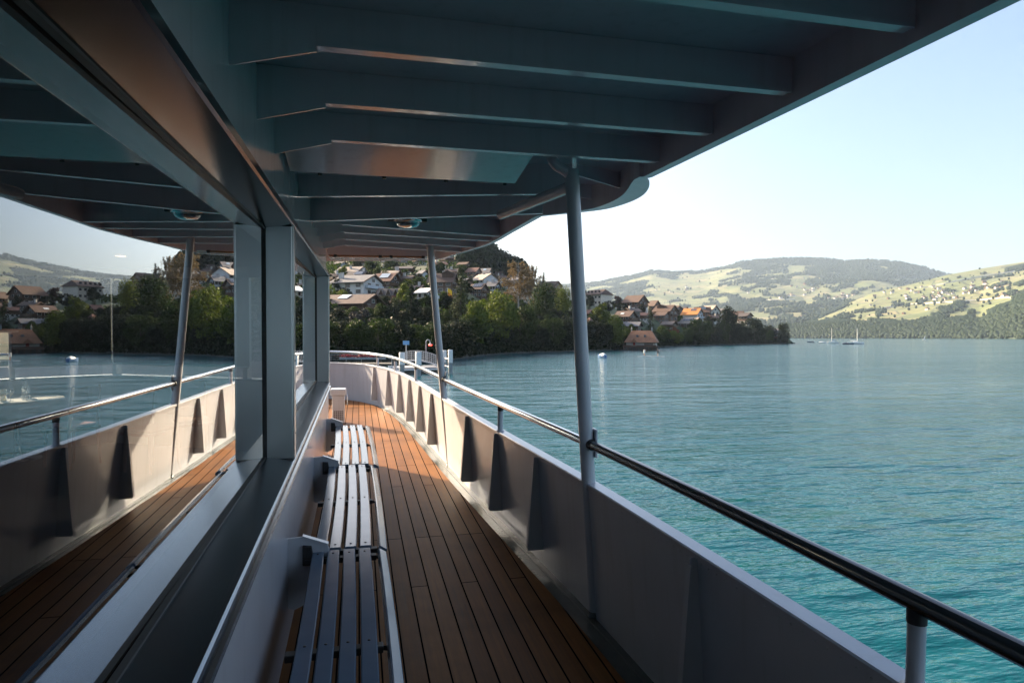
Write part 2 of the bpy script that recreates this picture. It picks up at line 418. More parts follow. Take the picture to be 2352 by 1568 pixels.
# dark margin plank along the waterway
BUL = ship_thing('ship_bulwark', (1.33, 3.6, 0), 'white steel bulwark with triangular stays curving round the bow', 'bulwark')
def strip(A, B): return [[a, b] for a, b in zip(A, B)]
mb = MB(); mb.loft(strip(off(FLARE-GUT-.004, -.002), off(FLARE-GUT, -.045))); mb.loft(strip(off(FLARE-GUT, -.045), off(FLARE+.01, -.045)))
mb.build('waterway', M['gutter'], BUL)
mb = MB()
for q in range(0, len(curve)-1):                        # thin weld bead along the waterway
    a = curve[q]+cn[q]*(FLARE-.05); b = curve[q+1]+cn[q+1]*(FLARE-.05)
    mb.tube([(a.x,a.y,-.043),(b.x,b.y,-.043)], .006, 6, caps=False)
mb.build('weld_bead', M['gutter'], BUL)
mb = MB()
mb.loft([[a, b, c, d] for a, b, c, d in zip(off(0, .755), off(FLARE*.5, .38), off(FLARE, -.05), off(FLARE+.004, -.09))])
mb.loft([[a, b] for a, b in zip(off(.03, .755), off(FLARE+.03, -.4))])
mb.build('bulwark_plate', M['paint'], BUL)
mb = MB(); mb.loft([[p for p in q] for q in zip(off(FLARE+.032, -.39), off(.0, -1.7), off(-.25, -3.3))]); mb.build('hull_plate', M['paint'], BUL)
mb = MB(); mb.loft([list(q) for q in zip(off(-.010, .752), off(-.012, .772), off(-.006, .778), off(.066, .778), off(.072, .772), off(.070, .752))], closed=True)
mb.build('cap_rail', M['paint'], BUL)
for Y in (-3.7, -2.67, -1.65, -.62, .40, 1.44, 2.47, 4.53, 5.55, 6.6, 8.65, 9.66, 10.68, 11.7, 12.7, 13.6):
    p, n = at_y(Y); t = Vector((-n.y, n.x, 0)); mb = MB(); th = .010
    z1, z0 = .752, .075
    prof = [(.004, z1), (-.030, z1), (-.035, z1-.04), (FLARE-.130, z0+.02), (FLARE-.125, z0), (FLARE*.93, z0-.005)]
    mb.prism([p + n*d + Vector((0,0,z)) - t*th/2 for d, z in prof], t*th)
    fl = [(-.030, z1-.03), (FLARE-.130, z0+.015)]        # narrow flange on the free edge
    a, b = [p + n*d + Vector((0,0,z)) for d, z in fl]
    mb.prism([a - t*.018, a + t*.018, b + t*.018, b - t*.018], -n*.007)
    mb.build('stay', M['paint'], BUL)

mb = MB(); dist = 0.0
for a, b, n in zip(curve[:-1], curve[1:], cn):
    if a.y < -2 or a.x < -1.5: continue
    k = max(1, int((b-a).length/.055))
    for i in range(k):
        c = a.lerp(b, i/k) + Vector((0,0,.735)) + n*.001; t = (b-a).normalized(); r = .0055
        mb.add([c-n*.005, c+t*r, c+Vector((0,0,r)), c-t*r, c-Vector((0,0,r))], [(0,1,2),(0,2,3),(0,3,4),(0,4,1)])
rv = mb.build('rivet', M['paint'], BUL); rv['kind'] = 'stuff'

# ---- handrail
HR = ship_thing('handrail', (1.36, 3.68, .76), 'polished steel handrail on short white posts above the bulwark', 'handrail')
rail = [p + Vector((0,0,1.01)) for p in off(.012, 0)]
# rail rises a little clear of the posts and is joined at each pillar
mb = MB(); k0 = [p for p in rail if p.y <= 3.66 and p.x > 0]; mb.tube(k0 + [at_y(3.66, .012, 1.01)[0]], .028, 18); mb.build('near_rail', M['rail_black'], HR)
mb = MB(); mb.tube([at_y(3.66, .012, 1.01)[0]] + [p for p in rail if p.y > 3.66], .027, 18); mb.build('top_rail', M['steel'], HR)
for Y in (-9.5, -5.4, -1.3, 1.41, 5.50, 10.2, 12.2, 13.45):
    p, n = at_y(Y, .012)
    mb = MB(); mb.tube([p+Vector((0,0,.776)), p+Vector((0,0,.97))], .023, 14); mb.lathe([(.036,.777),(.036,.784),(.024,.790)], p, 14)
    po = mb.build('post', M['paint'], HR)
    mb = MB(); mb.tube([p+Vector((0,0,.955)), p+Vector((0,0,.995))], .025, 14); mb.build('collar', M['black'], po)

# ---- pillars between the bulwark and the canopy
def pillar(base, top, label, extras):
    P = ship_thing('canopy_pillar', base, label, 'pillar', 'pillars under the canopy')
    b, t = Vector(base), Vector(top); d = (t-b)
    mb = MB(); mb.tube([b + Vector((0,0,.0)), b + d*.5, t], .042, 24); mb.build('shaft', M['paint'], P)
    mb = MB(); mb.lathe([(.0,-.04),(.075,-.04),(.075,-.028),(.05,-.022),(.043,.02)], b, 20); mb.build('base_plate', M['gutter'], P)
    q = b + d*(1.0/d.z); rp, rn = at_y(q.y, .012, 1.01)    # clamp to the handrail
    mb = MB(); mb.tube([q + Vector((0,-.03,.01)), rp + Vector((0,-.03,0))], .014, 8); mb.bbox((q.x+.036, q.y-.05, .93), (q.x+.05, q.y+.02, 1.10))
    mb.build('clamp_plate', M['paint'], P)
    rt = Vector((-rn.y, rn.x, 0)); mb = MB(); mb.tube([rp - rt*.075, rp - rt*.03], .032, 14); mb.tube([rp + rt*.03, rp + rt*.06], .032, 14); mb.build('rail_collar', M['black'], P)
    for k in extras: k(P, b, t)
    return P
def drain(P, b, t):
    e = b + (t-b)*.975
    c = catmull([e, e+Vector((-.03,0,.05)), e+Vector((-.10,.0,.09)), e+Vector((-.135,0,.15)), e+Vector((-.135,0,.26))], 6)
    mb = MB(); mb.tube(c, .030, 14); mb.build('drain_pipe', M['ceil'], P)
def strut(P, b, t):
    e = b + (t-b)*.965
    mb = MB(); mb.tube([e, e+Vector((-.22,.95,-.03))], .035, 14); mb.build('strut', M['ceil'], P)
pillar((1.397, 3.685, -.03), (1.21, 3.66, 2.62), 'nearest white canopy pillar with a bent drain pipe at its head', [drain, strut])
pillar((1.09, 7.94, -.03), (.83, 7.98, 2.75), 'farther white canopy pillar, sunlit, at the forward end of the roof', [])

# ---- canopy roof
ZC, ZB, ZL = 2.775, 2.64, 2.60            # ceiling plate, beam flange, lip
CAN = ship_thing('canopy_roof', (.6, 3.5, 2.8), 'grey underside of the upper deck with cross beams and a curved lip', 'canopy')
lip = [sp(u, v, z=ZL) for u, v in ((1490,411),)]
xm = lip[0].x
wing = [sp(u, v, z=ZL) for u, v in ((1487,409),(1492,420),(1488,436),(1472,452),(1440,467),(1390,481),(1325,489),(1245,497))]
fwd = [sp(u, v, z=ZL) for u, v in ((1245,497),(1180,533),(1130,560),(1060,582),(1000,597))]
front = [sp(870,599.5,z=ZL), sp(755,600,z=ZL)]
edge = [Vector((xm,-12,ZL)), Vector((xm,-3.2,ZL)), Vector((xm, 1, ZL)), Vector((xm, wing[0].y-.02, ZL))]
w2 = catmull(wing, 6); f2 = catmull(fwd + front + [Vector((-1.8, 10.9, ZL)), Vector((-3.3, 11.3, ZL))], 6)
outer = edge + w2 + f2[1:]
outer = [Vector((p.x, p.y, ZL)) for p in outer]
on = normals(outer)
inw = [.055]*4 + [.13*math.sin(math.pi*min(1,(i+1)/len(w2)*1.15))**.5*.85+.03 if i < len(w2)*.86 else .05 for i in range(len(w2))] + [.05]*(len(f2)-1)
inner = [p - n*w for p, n, w in zip(outer, on, inw)]
mb = MB()
mb.loft([[i_, o_, o_+Vector((0,0,.012)), o_+Vector((0,0,.30))] for i_, o_ in zip(inner, outer)])
mb.build('lip', M['ceil'], CAN)
mb = MB(); mb.loft([[i_+Vector((0,0,.0)), i_+Vector((0,0,ZC-ZL+.02))] for i_ in inner]); mb.build('fascia', M['ceil'], CAN)
mb = MB()
for a, b in zip(inner[:-1], inner[1:]):
    mb.quad((a.x,a.y,ZC), (b.x,b.y,ZC), (-.40 if b.y < 9.4 else CLX, b.y, ZC), (-.40 if a.y < 9.4 else CLX, a.y, ZC))
mb.build('ceiling_plate', M['ceil'], CAN)
mb = MB()
for a, b in zip(outer[:-1], outer[1:]):
    mb.quad((a.x,a.y,ZC+.10), (b.x,b.y,ZC+.10), (CLX-3.5, b.y, ZC+.10), (CLX-3.5, a.y, ZC+.10))
mb.build('upper_deck_plate', M['paint'], CAN)
def lip_x(Y):
    c = [p for p in inner if p.x > -.3]
    for a, b in zip(c[:-1], c[1:]):
        if min(a.y,b.y) <= Y <= max(a.y,b.y) and abs(a.y-b.y) > 1e-6: return a.x + (b.x-a.x)*(Y-a.y)/(b.y-a.y)
    return c[-1].x
def beam(p0, p1, zb=ZB, gusset=True, tail=True):
    a, b = Vector((p0[0], p0[1], 0)), Vector((p1[0], p1[1], 0)); t = (b-a).normalized(); n = Vector((-t.y, t.x, 0))
    mb = MB(); Lb = (b-a).length; Lt = 0
    prof = [(0, ZC-.002), (0, zb), (Lb, zb)]
    if tail:
        e = lip_x(p1[1]) - .004; Lt = (e-p1[0])/max(t.x,.2); prof[-1] = (Lb+Lt, zb); prof += [(Lb+Lt, ZC-.002)]
    else: prof += [(Lb, ZC-.002)]
    mb.prism([a + t*s + Vector((0,0,z)) for s, z in prof], n*.012)
    fa = .27 if gusset else 0
    mb.prism([a+t*fa+n*-.016+Vector((0,0,zb-.006)), b+t*Lt*.9+n*-.016+Vector((0,0,zb-.006)), b+t*Lt*.9+n*.028+Vector((0,0,zb-.006)), a+t*fa+n*.028+Vector((0,0,zb-.006))], (0,0,.012))
    mb.build('cross_beam', M['ceil'], CAN)
    if gusset:
        mb = MB(); g = [(0.0, 2.55), (.268, 2.618), (.268, 2.70), (.10, ZC-.003), (0.0, ZC-.003)]
        mb.prism([a + t*s + n*-.010 + Vector((0,0,z)) for s, z in g], n*.008); mb.build('gusset', M['ceil'], CAN)
for Y in (-2.96, -2.38, -1.8, -1.22, -.64, -.06, .52, 1.10, 1.685, 2.265, 2.85, 3.42): beam((-.40, Y), (1.46, Y))
beam((-.40, 4.72), (1.37, 4.13), 2.58, False, False); beam((-.40, 5.88), (1.40, 4.95), 2.58, False, False)
for a, b in (((-.40,6.16),(1.24,6.62)), ((-.40,6.76),(1.17,7.05)), ((-.40,7.30),(1.13,7.72)), ((-.40,7.95),(1.08,8.30))): beam(a, b, 2.61, True, True)
mb = MB(); mb.prism([(-.40,9.0,ZL-.02),(1.0,8.85,ZL-.02),(1.0,8.85,ZC-.002),(-.40,9.0,ZC-.002)], (0,.014,0)); mb.build('front_coaming', M['ceil'], CAN)
mb = MB(); mb.quad((-.40,9.0,ZL-.02),(1.0,8.85,ZL-.02),(1.1,9.45,ZL-.004),(-.40,10.1,ZL-.004)); mb.build('front_soffit', M['ceil'], CAN)
mb = MB(); mb.tube([(-.38,8.93,ZL-.035),(.86,8.80,ZL-.035)], .012, 8)
cab = mb.build('cable_tube', M['chair'], CAN)
for x in (-.30,.28,.42,.84):
    mb = MB(); mb.bbox((x-.02, 8.80-.1*(x-.86)-.02, ZL-.055), (x+.02, 8.80-.1*(x-.86)+.02, ZL-.018)); mb.build('clip', M['black'], cab)
# duct cover with bolts between two beams
mb = MB(); mb.prism([(-.38,3.47,2.66),(-.38,3.95,2.585),(-.38,3.95,2.76),(-.38,3.47,2.76)], (1.32,.0,0))
mb.prism([(-.38,3.952,2.585),(-.38,4.06,2.60),(-.38,4.06,2.612),(-.38,3.952,2.597)], (1.28,.0,0))
dc = mb.build('duct_cover', M['ceil'], CAN)
for k in range(4):
    for y, z in ((3.462, 2.70), (4.01, 2.594)):
        x = -.22 + k*.37; mb = MB()
        if y < 3.6: mb.tube([(x,y+.01,z),(x,y-.008,z)], .011, 8)
        else: mb.tube([(x,y,z+.01),(x,y,z-.012)], .012, 8)
        mb.build('bolt', M['black'], dc)
# canopy wing ribs near the round platform
for a, b in (((1.40,4.13),(1.78,4.28)), ((1.42,4.75),(1.72,4.72))):
    mb = MB(); mb.prism([(a[0],a[1],2.70),(b[0],b[1],2.66),(b[0],b[1],ZC-.003),(a[0],a[1],ZC-.003)], (0,.012,0)); mb.build('wing_rib', M['ceil'], CAN)

# ---- deckhouse
XG, XW, XU = -.52, -.364, -.40
CB = ship_thing('deckhouse', (-.40, 4.0, 0), 'deckhouse side with mirror-like windows in brushed metal frames', 'cabin')
YF = 8.62; YA = -12.0
fr = [Vector((XW, YF, 0)), Vector((-3.3, 10.1, 0)), Vector((-6.2, YF, 0))]
mb = MB()
mb.bbox((-.50, YA, -.02), (-.378, YF, .875), .006)
for a, b in ((fr[0],fr[1]),(fr[1],fr[2])):
    t = (b-a).normalized(); n = Vector((t.y, -t.x, 0))
    mb.prism([a+t*.02, b, b-n*.1, a+t*.02-n*.1], (0,0,.93))
mb.build('lower_wall', M['paint'], CB)
mb = MB(); mb.bbox((-.60, YA, 2.30), (XU, YF, ZC-.004), .003); mb.build('upper_wall', M['ceil'], CB)
# sill: sloping top plate, rounded nose, drip groove
mb = MB(); Y0, Y1 = YA, YF+.02
mb.prism([(x,Y0,z) for x, z in ((XG-.12,.957),(XG,.955),(XW+.0,.934),(XW+.008,.928),(XW+.009,.916),(XW+.001,.912),(XW-.008,.909),(XW-.008,.889),(XW+.006,.886),(XW+.018,.882),(XW+.020,.868),(XW+.018,.861),(XG-.12,.861))], (0,Y1-Y0,0))
mb.build('window_sill', M['alu_long'], CB)
mb = MB(); mb.prism([(x,Y0,z) for x, z in ((XG-.12,2.25),(XG,2.252),(XW-.002,2.273),(XW+.008,2.277),(XW+.010,2.304),(XW+.004,2.309),(XU-.01,2.318),(XG-.12,2.318))][::-1], (0,Y1-Y0,0))
mb.build('window_head', M['alu_head'], CB)
def mull(Y, d=.11):
    mb = MB(); mb.bbox((XG+.004, Y, .942), (XW-.004, Y+d, 2.268), .004); mb.bbox((XW-.006, Y+.012, .934), (XW+.004, Y+d-.012, 2.274), .002)
    o = mb.build('mullion', M['alu'], CB)
    mb = MB(); mb.box((XG-.01, Y-.010, .952), (XG+.012, Y, 2.254)); mb.build('gasket', M['black'], o)
    for z in (1.08, 1.5, 1.9): 
        mb = MB(); mb.tube([(XW+.003,Y+.055,z),(XW+.007,Y+.055,z)], .006, 8); mb.build('screw', M['black'], o)
mull(3.91); mull(YF-.11)
mb = MB(); mb.box((XG-.010, YA, .950), (XG+.008, YF-.11, .962)); mb.box((XG-.010, YA, 2.245), (XG+.008, YF-.11, 2.257)); mb.build('gasket', M['black'], CB)
for a, b in ((YA, 3.91), (4.02, YF-.11)):
    tx = lambda y: XG - .006*(b-y) if y > -2 else XG-.036
    mb = MB(); ys = [a, -2.0, b] if a < -2 else [a, b]; mb.loft([[(tx(y), y, .94), (tx(y), y, 2.27)] for y in ys]); mb.build('window_pane', M['pane'], CB)
for side, (a, b) in enumerate(((fr[0],fr[1]),(fr[1],fr[2]))):           # front windows
    t = (b-a).normalized(); n = Vector((t.y, -t.x, 0)); Lf = (b-a).length
    for k in range(3):
        p = a + t*(.16 + (Lf-.2)*k/3); q = a + t*(.10 + (Lf-.2)*(k+1)/3); z0, z1 = Vector((0,0,.95)), Vector((0,0,2.26))
        mb = MB(); mb.quad(p-n*.05+z0, q-n*.05+z0, q-n*.05+z1, p-n*.05+z1); mb.build('front_pane', M['front_pane'], CB)
        zb = {(0,1):1.10,(0,2):1.10,(1,0):1.10,(1,1):1.55}.get((side,k))
        if zb:                # blinds added to block the bright view through the saloon, strip clear below
            mb = MB(); e0, e1 = p-t*.10-n*.10+Vector((0,0,zb)), q+t*.03-n*.10+Vector((0,0,zb)); mb.prism([e0, e1, e1-n*.004, e0-n*.004], (0,0,2.34-zb)); bl = mb.build('added_blind', M['dark_panel'], CB)
            mb = MB(); mb.tube([e0-n*.002, e1-n*.002], .012, 8); mb.build('added_blind_bar', M['alu'], bl)
        mb = MB(); mb.prism([q-n*.09+z0, q+t*.06-n*.09+z0, q+t*.06+z0, q+z0], (0,0,1.31)); mb.build('front_mullion', M['alu'], CB)
    mb = MB(); mb.prism([a+t*.05+Vector((0,0,2.26)), b+Vector((0,0,2.26)), b-n*.12+Vector((0,0,2.26)), a+t*.05-n*.12+Vector((0,0,2.26))], (0,0,.50)); mb.build('front_header', M['ceil'], CB)
    mb = MB(); mb.prism([a+t*.03+Vector((0,0,.93)), b+Vector((0,0,.93)), b-n*.14+Vector((0,0,.93)), a+t*.03-n*.14+Vector((0,0,.93))], (0,0,.022)); mb.build('front_sill', M['alu_long'], CB)
# saloon shell
mb = MB(); mb.add([(-.52,YA,.012),(-.52,YF-.05,.012),(-3.3,9.97,.012),(-6.15,YF-.05,.012),(-6.15,YA,.012)], [(4,3,2,1,0)]); mb.build('saloon_floor', M['carpet'], CB)
mb = MB(); mb.add([(-.60,YA,2.40),(-.60,YF-.05,2.40),(-3.3,9.97,2.40),(-6.15,YF-.05,2.40),(-6.15,YA,2.40)], [(0,1,2,3,4)]); mb.build('saloon_ceiling', M['dark_panel'], CB)
mb = MB(); mb.box((-6.3,YA,0), (-6.2,YF,2.79)); mb.box((-6.2,YA-.1,0), (-.5,YA,2.79)); mb.build('saloon_wall', M['dark_panel'], CB)
mb = MB(); mb.box((-.63,YA,0.02), (-.56,YF-.2,.92)); mb.build('saloon_lining', M['dark_panel'], CB)

# ---- slatted benches along the deckhouse
def bench(ya, yb, yaw, label):
    T = ship_thing('slatted_bench', (-.05, (ya+yb)/2, 0), label, 'bench', 'slatted deck benches')
    T.matrix_world = T.matrix_world @ Matrix.Rotation(yaw, 4, 'Z')
    ym = (ya+yb)/2; Lb = yb-ya
    def sl(x0, x1, z, tilt=0, drop=0):
        mb = MB(); secs = []; n = 14; w = x1-x0; xc = (x0+x1)/2
        for i in range(n+1):
            y = ya + Lb*i/n; s = (i/n-.5)*2; dx = .010*(1-s*s); dz = -.006*(1-s*s)
            pr = [(-w/2,-.011),(-w/2,.006),(-w/2+.005,.011),(w/2-.005,.011),(w/2,.006),(w/2,-.011)]
            ca, sa = math.cos(tilt), math.sin(tilt)
            secs.append([(xc+dx+px*ca+pz*sa, y, z+dz-px*sa+pz*ca) for px, pz in pr])
        mb.loft(secs, closed=True); mb.add(secs[0], [tuple(range(6))]); mb.add(secs[-1], [tuple(range(6))[::-1]])
        o = mb.build('slat', M['slat'], T)
        mb = MB()
        for side in (0, 5):
            mb.loft([[Vector(q[side])+Vector((0,0,.0)), Vector(q[1 if side == 0 else 4])+Vector((-.0012 if side == 0 else .0012,0,.001))] for q in secs])
        mb.build('edge_trim', M['slat_edge'], o)
        if tilt == 0:
            for yb_ in (ya+.05, ym, yb-.05):
                mb = MB(); q = ((yb_-ym)/(Lb/2))**2; mb.lathe([(.007,.0105),(.006,.0135),(.001,.0145)], (xc+.010*(1-q), yb_, z-.006*(1-q)), 8); mb.build('screw', M['black'], o)
    for x0, x1 in ((-.252,-.188), (-.171,-.107), (-.086,-.022), (-.003,.061)): sl(x0, x1, .450)
    sl(.100, .150, .432, .55)
    for y in (ya+.035, ym, yb-.035):
        mb = MB(); mb.bbox((-.285, y-.022, .405), (.095, y+.022, .434), .004); mb.tube([(.09,y,.418),(.118,y,.412),(.128,y,.425)], .010, 8); mb.build('cross_bar', M['black'], T)
    for y in ((ya+.035, yb-.01) if ya < 2 else (yb-.01,)):
        mb = MB(); g = [(-.378,.545),(-.30,.55),(-.17,.50),(-.16,.47),(-.27,.20),(-.30,.17),(-.345,.15),(-.378,.16)]
        mb.prism([(x,y-.006,z) for x, z in g], (0,.012,0)); mb.prism([(-.30,y-.02,.553),(-.165,y-.02,.502),(-.165,y+.02,.502),(-.30,y+.02,.553)], (0,0,.006)); mb.build('wall_bracket', M['paint'], T)
        mb = MB(); mb.prism([(-.30,y-.035,.40),(-.30,y-.035,.505),(-.255,y-.035,.50),(-.245,y-.035,.445),(-.19,y-.035,.440),(-.19,y-.035,.418),(-.25,y-.035,.40)], (0,.06,0)); mb.build('clamp', M['black'], T)
bench(1.58, 3.72, 0, 'nearest grey slatted bench, in deep shade below the near window')
bench(3.76, 5.86, .006, 'middle grey slatted bench under the metal window post')
bench(5.90, 8.05, .022, 'farthest slatted bench, its far end catching sunlight')

# ---- white ventilator box
V_ = ship_thing('vent_box', (-.33, 11.2, 0), 'white metal ventilator box with a lid on the sunlit foredeck', 'vent box')
mb = MB(); mb.bbox((-.43,11.10,.0),(-.23,11.30,.47), .012); mb.build('body', M['paint'], V_)
mb = MB(); mb.bbox((-.455,11.075,.47),(-.205,11.325,.575), .014); mb.build('lid', M['paint'], V_)
mb = MB()
for i in range(5):
    for k in range(6): mb.box((-.40+i*.031,11.094,.05+k*.03),(-.385+i*.031,11.099,.068+k*.03))
mb.build('grille', M['black'], V_)
mb = MB(); mb.tube([(-.2,11.2,.49),(-.19,11.2,.49),(-.19,11.2,.30)], .008, 8); mb.build('latch', M['steel'], V_)

# ---- round deck lamp under the canopy
LP = ship_thing('bulkhead_lamp', (.45, 6.25, 2.8), 'round glass lamp with a metal ring under the canopy', 'lamp')
c = (.45, 6.25, 0)
mb = MB(); mb.lathe([(.0,2.774),(.11,2.774),(.11,2.70),(.135,2.695),(.14,2.67),(.13,2.655),(.118,2.655)], c, 28); mb.build('ring', M['steel'], LP)
mb = MB(); mb.lathe([(.118,2.655),(.11,2.63),(.08,2.608),(.04,2.598),(.001,2.596)], c, 28); mb.build('dome', M['ware'], LP)
mb = MB(); mb.lathe([(.001,2.66),(.10,2.66),(.10,2.67),(.001,2.67)], c, 20); mb.build('reflector', M['alu'], LP)
for bx in (.585,.27):
    mb = MB(); mb.bbox((bx,6.22,2.66),(bx+.045,6.28,2.69)); mb.build('bracket', M['black'], LP)

# ---- things in the saloon
for x, y, lab in ((-2.35,4.2,'small lit ceiling spot in the dark saloon, nearer the camera'), (-2.45,7.7,'small lit ceiling spot in the dark saloon, deeper inside')):
    T = ship_thing('ceiling_spot', (x,y,2.4), lab, 'ceiling light', 'ceiling spots in the saloon')
    mb = MB(); mb.lathe([(.075,2.398),(.075,2.385),(.055,2.383)], (x,y,0), 18); mb.build('ring', M['steel'], T)
    mb = MB(); mb.lathe([(.055,2.386),(.001,2.386)], (x,y,0), 18); mb.build('diffuser', M['lamp_on'], T)
TX, TY = -4.02, 9.0
T = ship_thing('round_table', (TX,TY,0), 'round saloon table beside the sunlit front windows', 'table')
mb = MB(); mb.lathe([(.001,.72),(.46,.72),(.46,.745),(.001,.745)], (TX,TY,0), 32); mb.build('table_top', M['chair'], T)
mb = MB(); mb.lathe([(.25,.013),(.25,.03),(.05,.05),(.035,.2),(.035,.72)], (TX,TY,0), 16); mb.build('pedestal', M['steel'], T)
mb = MB(); secs = []
for r, z in ((.001,.752),(.30,.752),(.47,.752),(.485,.742),(.49,.70),(.50,.60),(.505,.52)):
    secs.append([(TX+(r+(.025*math.sin(a*9) if z < .72 else 0))*math.cos(a), TY+(r+(.025*math.sin(a*9) if z < .72 else 0))*math.sin(a), z+(.02*math.sin(a*4) if z < .55 else 0)) for a in [2*math.pi*k/72 for k in range(72)]])
mb.loft(secs, closed=True, smooth=True); ship_one(mb, 'tablecloth', M['cloth'], (TX,TY,.75), 'white cloth covering the round saloon table', 'tablecloth')
def ware(name, x, y, prof, label, cat, wine=None):
    T = ship_thing(name, (x,y,.753), label, cat, 'glassware on the saloon table') if wine else None
    mb = MB(); mb.lathe(prof, (x,y,.753), 20)
    if T is None: return ship_one(mb, name, M['ware'], (x,y,.753), label, cat, 'glassware on the saloon table')
    mb.build('bowl', M['ware'], T); mb = MB(); mb.lathe(wine, (x,y,.753), 18); mb.build('drink', M['wine'], T)
ware('wine_glass', TX+.16, TY-.16, [(.001,.0),(.033,.002),(.033,.004),(.004,.008),(.004,.085),(.02,.10),(.038,.135),(.036,.17),(.031,.20)], 'stemmed wine glass on the white cloth, right of the tumbler', 'wine glass')
ware('tumbler', TX-.02, TY-.26, [(.001,.002),(.034,.002),(.038,.14),(.036,.14),(.033,.006)], 'straight tumbler half full of pale wine on the white cloth', 'glass', [(.001,.008),(.032,.008),(.034,.075),(.001,.075)])
ware('wine_glass', TX+.05, TY-.24, [(.001,.0),(.031,.002),(.031,.004),(.004,.008),(.004,.06),(.02,.075),(.036,.105),(.034,.14)], 'stemmed glass touching the half-full tumbler', 'wine glass')
ware('carafe', TX+.10, TY+.0, [(.001,.0),(.05,.002),(.052,.05),(.045,.11),(.022,.18),(.016,.24),(.020,.255),(.018,.255)], 'clear glass carafe with a narrow neck on the white cloth', 'carafe')
ware('tumbler', TX-.14, TY-.05, [(.001,.002),(.032,.002),(.036,.10),(.034,.10),(.031,.006)], 'small empty tumbler at the back of the white cloth', 'glass')
def chair(x, y, rz, cush, label):
    T = ship_thing('wooden_chair', (x,y,.012), label, 'chair', 'chairs in the saloon'); T.matrix_world = T.matrix_world @ Matrix.Rotation(rz, 4, 'Z')
    mb = MB(); mb.bbox((x-.21,y-.21,.43),(x+.21,y+.21,.465)); mb.build('seat', M['chair'], T)
    mb = MB(); mb.bbox((x-.19,y-.19,.466),(x+.19,y+.19,.50), .012); mb.build('cushion', cush, T)
    for sx in (-1,1):
        mb = MB(); mb.tube([(x+sx*.18,y+.18,.013),(x+sx*.17,y+.17,.43)], [.014,.02], 8); mb.build('leg', M['chair'], T)
        mb = MB(); mb.tube([(x+sx*.19,y-.22,.013),(x+sx*.18,y-.19,.45),(x+sx*.17,y-.25,.95)], [.014,.02,.015], 8); mb.build('leg', M['chair'], T)
    mb = MB(); mb.loft([[(x-.17,y-.205,.62),(x-.17,y-.25,.93)],[(x,y-.245,.62),(x,y-.28,.95)],[(x+.17,y-.205,.62),(x+.17,y-.25,.93)]]); mb.build('backrest', M['chair'], T)
chair(TX+.75, TY-.45, R(60), M['red'], 'wooden chair with a red cushion beside the round table')
chair(-2.3, 8.1, R(150), M['orange_cloth'], 'wooden chair with an ochre cushion nearest the post')
chair(-2.0, 8.7, R(200), M['orange_cloth'], 'wooden chair with an ochre cushion close to the front windows')
# ================================================================== THE LAKE, THE SHORE, THE HILLS
U_  = [-1500, 0, 400, 760, 900, 1000, 1060, 1148, 1310, 1440, 1525, 1586, 1636, 1702, 1769, 1812, 1830, 1900]
SH_ = [110, 95, 95, 108, 113, 125, 142, 180, 210, 237, 313, 349, 381, 417, 440, 455, 462, 470]
SL_ = [.2, .2, .19, .185, .185, .185, .185, .185, .185, .185, .22, .28, .30, .34, .34, .25, .2, .2]
CP_ = [130, 130, 125, 120, 120, 120, 118, 62, 29, 24, 19, 18, 17, 16, 10, 2.2, -3, -6]
def land_z(u, D):
    """ground height D metres ahead in the direction of column u (numpy)"""
    u = np.asarray(u, float); D = np.asarray(D, float)
    s = D - np.interp(u, U_, SH_); sl = np.interp(u, U_, SL_); cp = np.interp(u, U_, CP_)
    lw = np.clip(cp+2, .0, 1.3)
    h = lw + np.maximum(cp, .1)*np.tanh(sl*np.maximum(s-4, 0)/np.maximum(cp, .1))
    h = h + (fbm(u*.012, D*.012, 3)-.5)*np.clip(s*.06, 0, 5)
    h = h + 8*np.exp(-((u-1110)/60)**2)*np.clip((s-200)/150, 0, 1)
    back = np.where(u > 1330, np.maximum(s - (cp/sl*1.7+35), 0)*.22, 0)
    h = h - np.clip(back, 0, 60)
    h = np.where(cp < 0, np.minimum(h, cp), h)
    return np.where(s < 0, -2.5, h)
def on_land(u, v, dmin=None):
    Ds = np.arange((dmin or float(np.interp(u, U_, SH_))+1), 900, 1.0)
    z = land_z(np.full_like(Ds, u), Ds); row = HOR - (z-EYE)/Ds*FPX
    i = np.argmax(row <= v) if np.any(row <= v) else int(np.argmin(row))
    return float(Ds[i]), float(z[i])

m = varied('meadow_ground', (.035,.06,.016), (.075,.085,.03), .09, .95, 8); M['ground'] = m
v_ = coords(m); L(m, ramp(m, noise(m, v_, .05, 9, .7), [(.25,(.022,.020,.012)), (.42,(.018,.032,.009)), (.6,(.038,.058,.015)), (.8,(.06,.075,.022))]), bsdf(m).inputs['Base Color'])
us = np.concatenate([np.linspace(-1500, 700, 60), np.linspace(715, 1800, 130), np.linspace(1806, 1860, 14)])
ss = np.concatenate([[-3, -.02, .0, 4, 8], np.linspace(12, 200, 60), np.linspace(210, 800, 60)])
uu, s2 = np.meshgrid(us, ss, indexing='ij'); DD = np.interp(uu, U_, SH_) + s2
az = YAW + np.arctan((uu-CX)/FPX); rr = DD/np.cos(az-YAW)
Z = land_z(uu, DD); Z[:, 1] = -2.5
V = np.stack([rr*np.sin(az), rr*np.cos(az), Z], -1).reshape(-1, 3)
nu, ns = uu.shape; idx = np.arange(nu*ns).reshape(nu, ns)
F = np.stack([idx[:-1,:-1], idx[1:,:-1], idx[1:,1:], idx[:-1,1:]], -1).reshape(-1, 4)
tag(link('shore_ground', np_mesh('shore_ground', V, F, M['ground'], True)), 'grassy hillside rising from the near shore', 'ground', kind='structure')
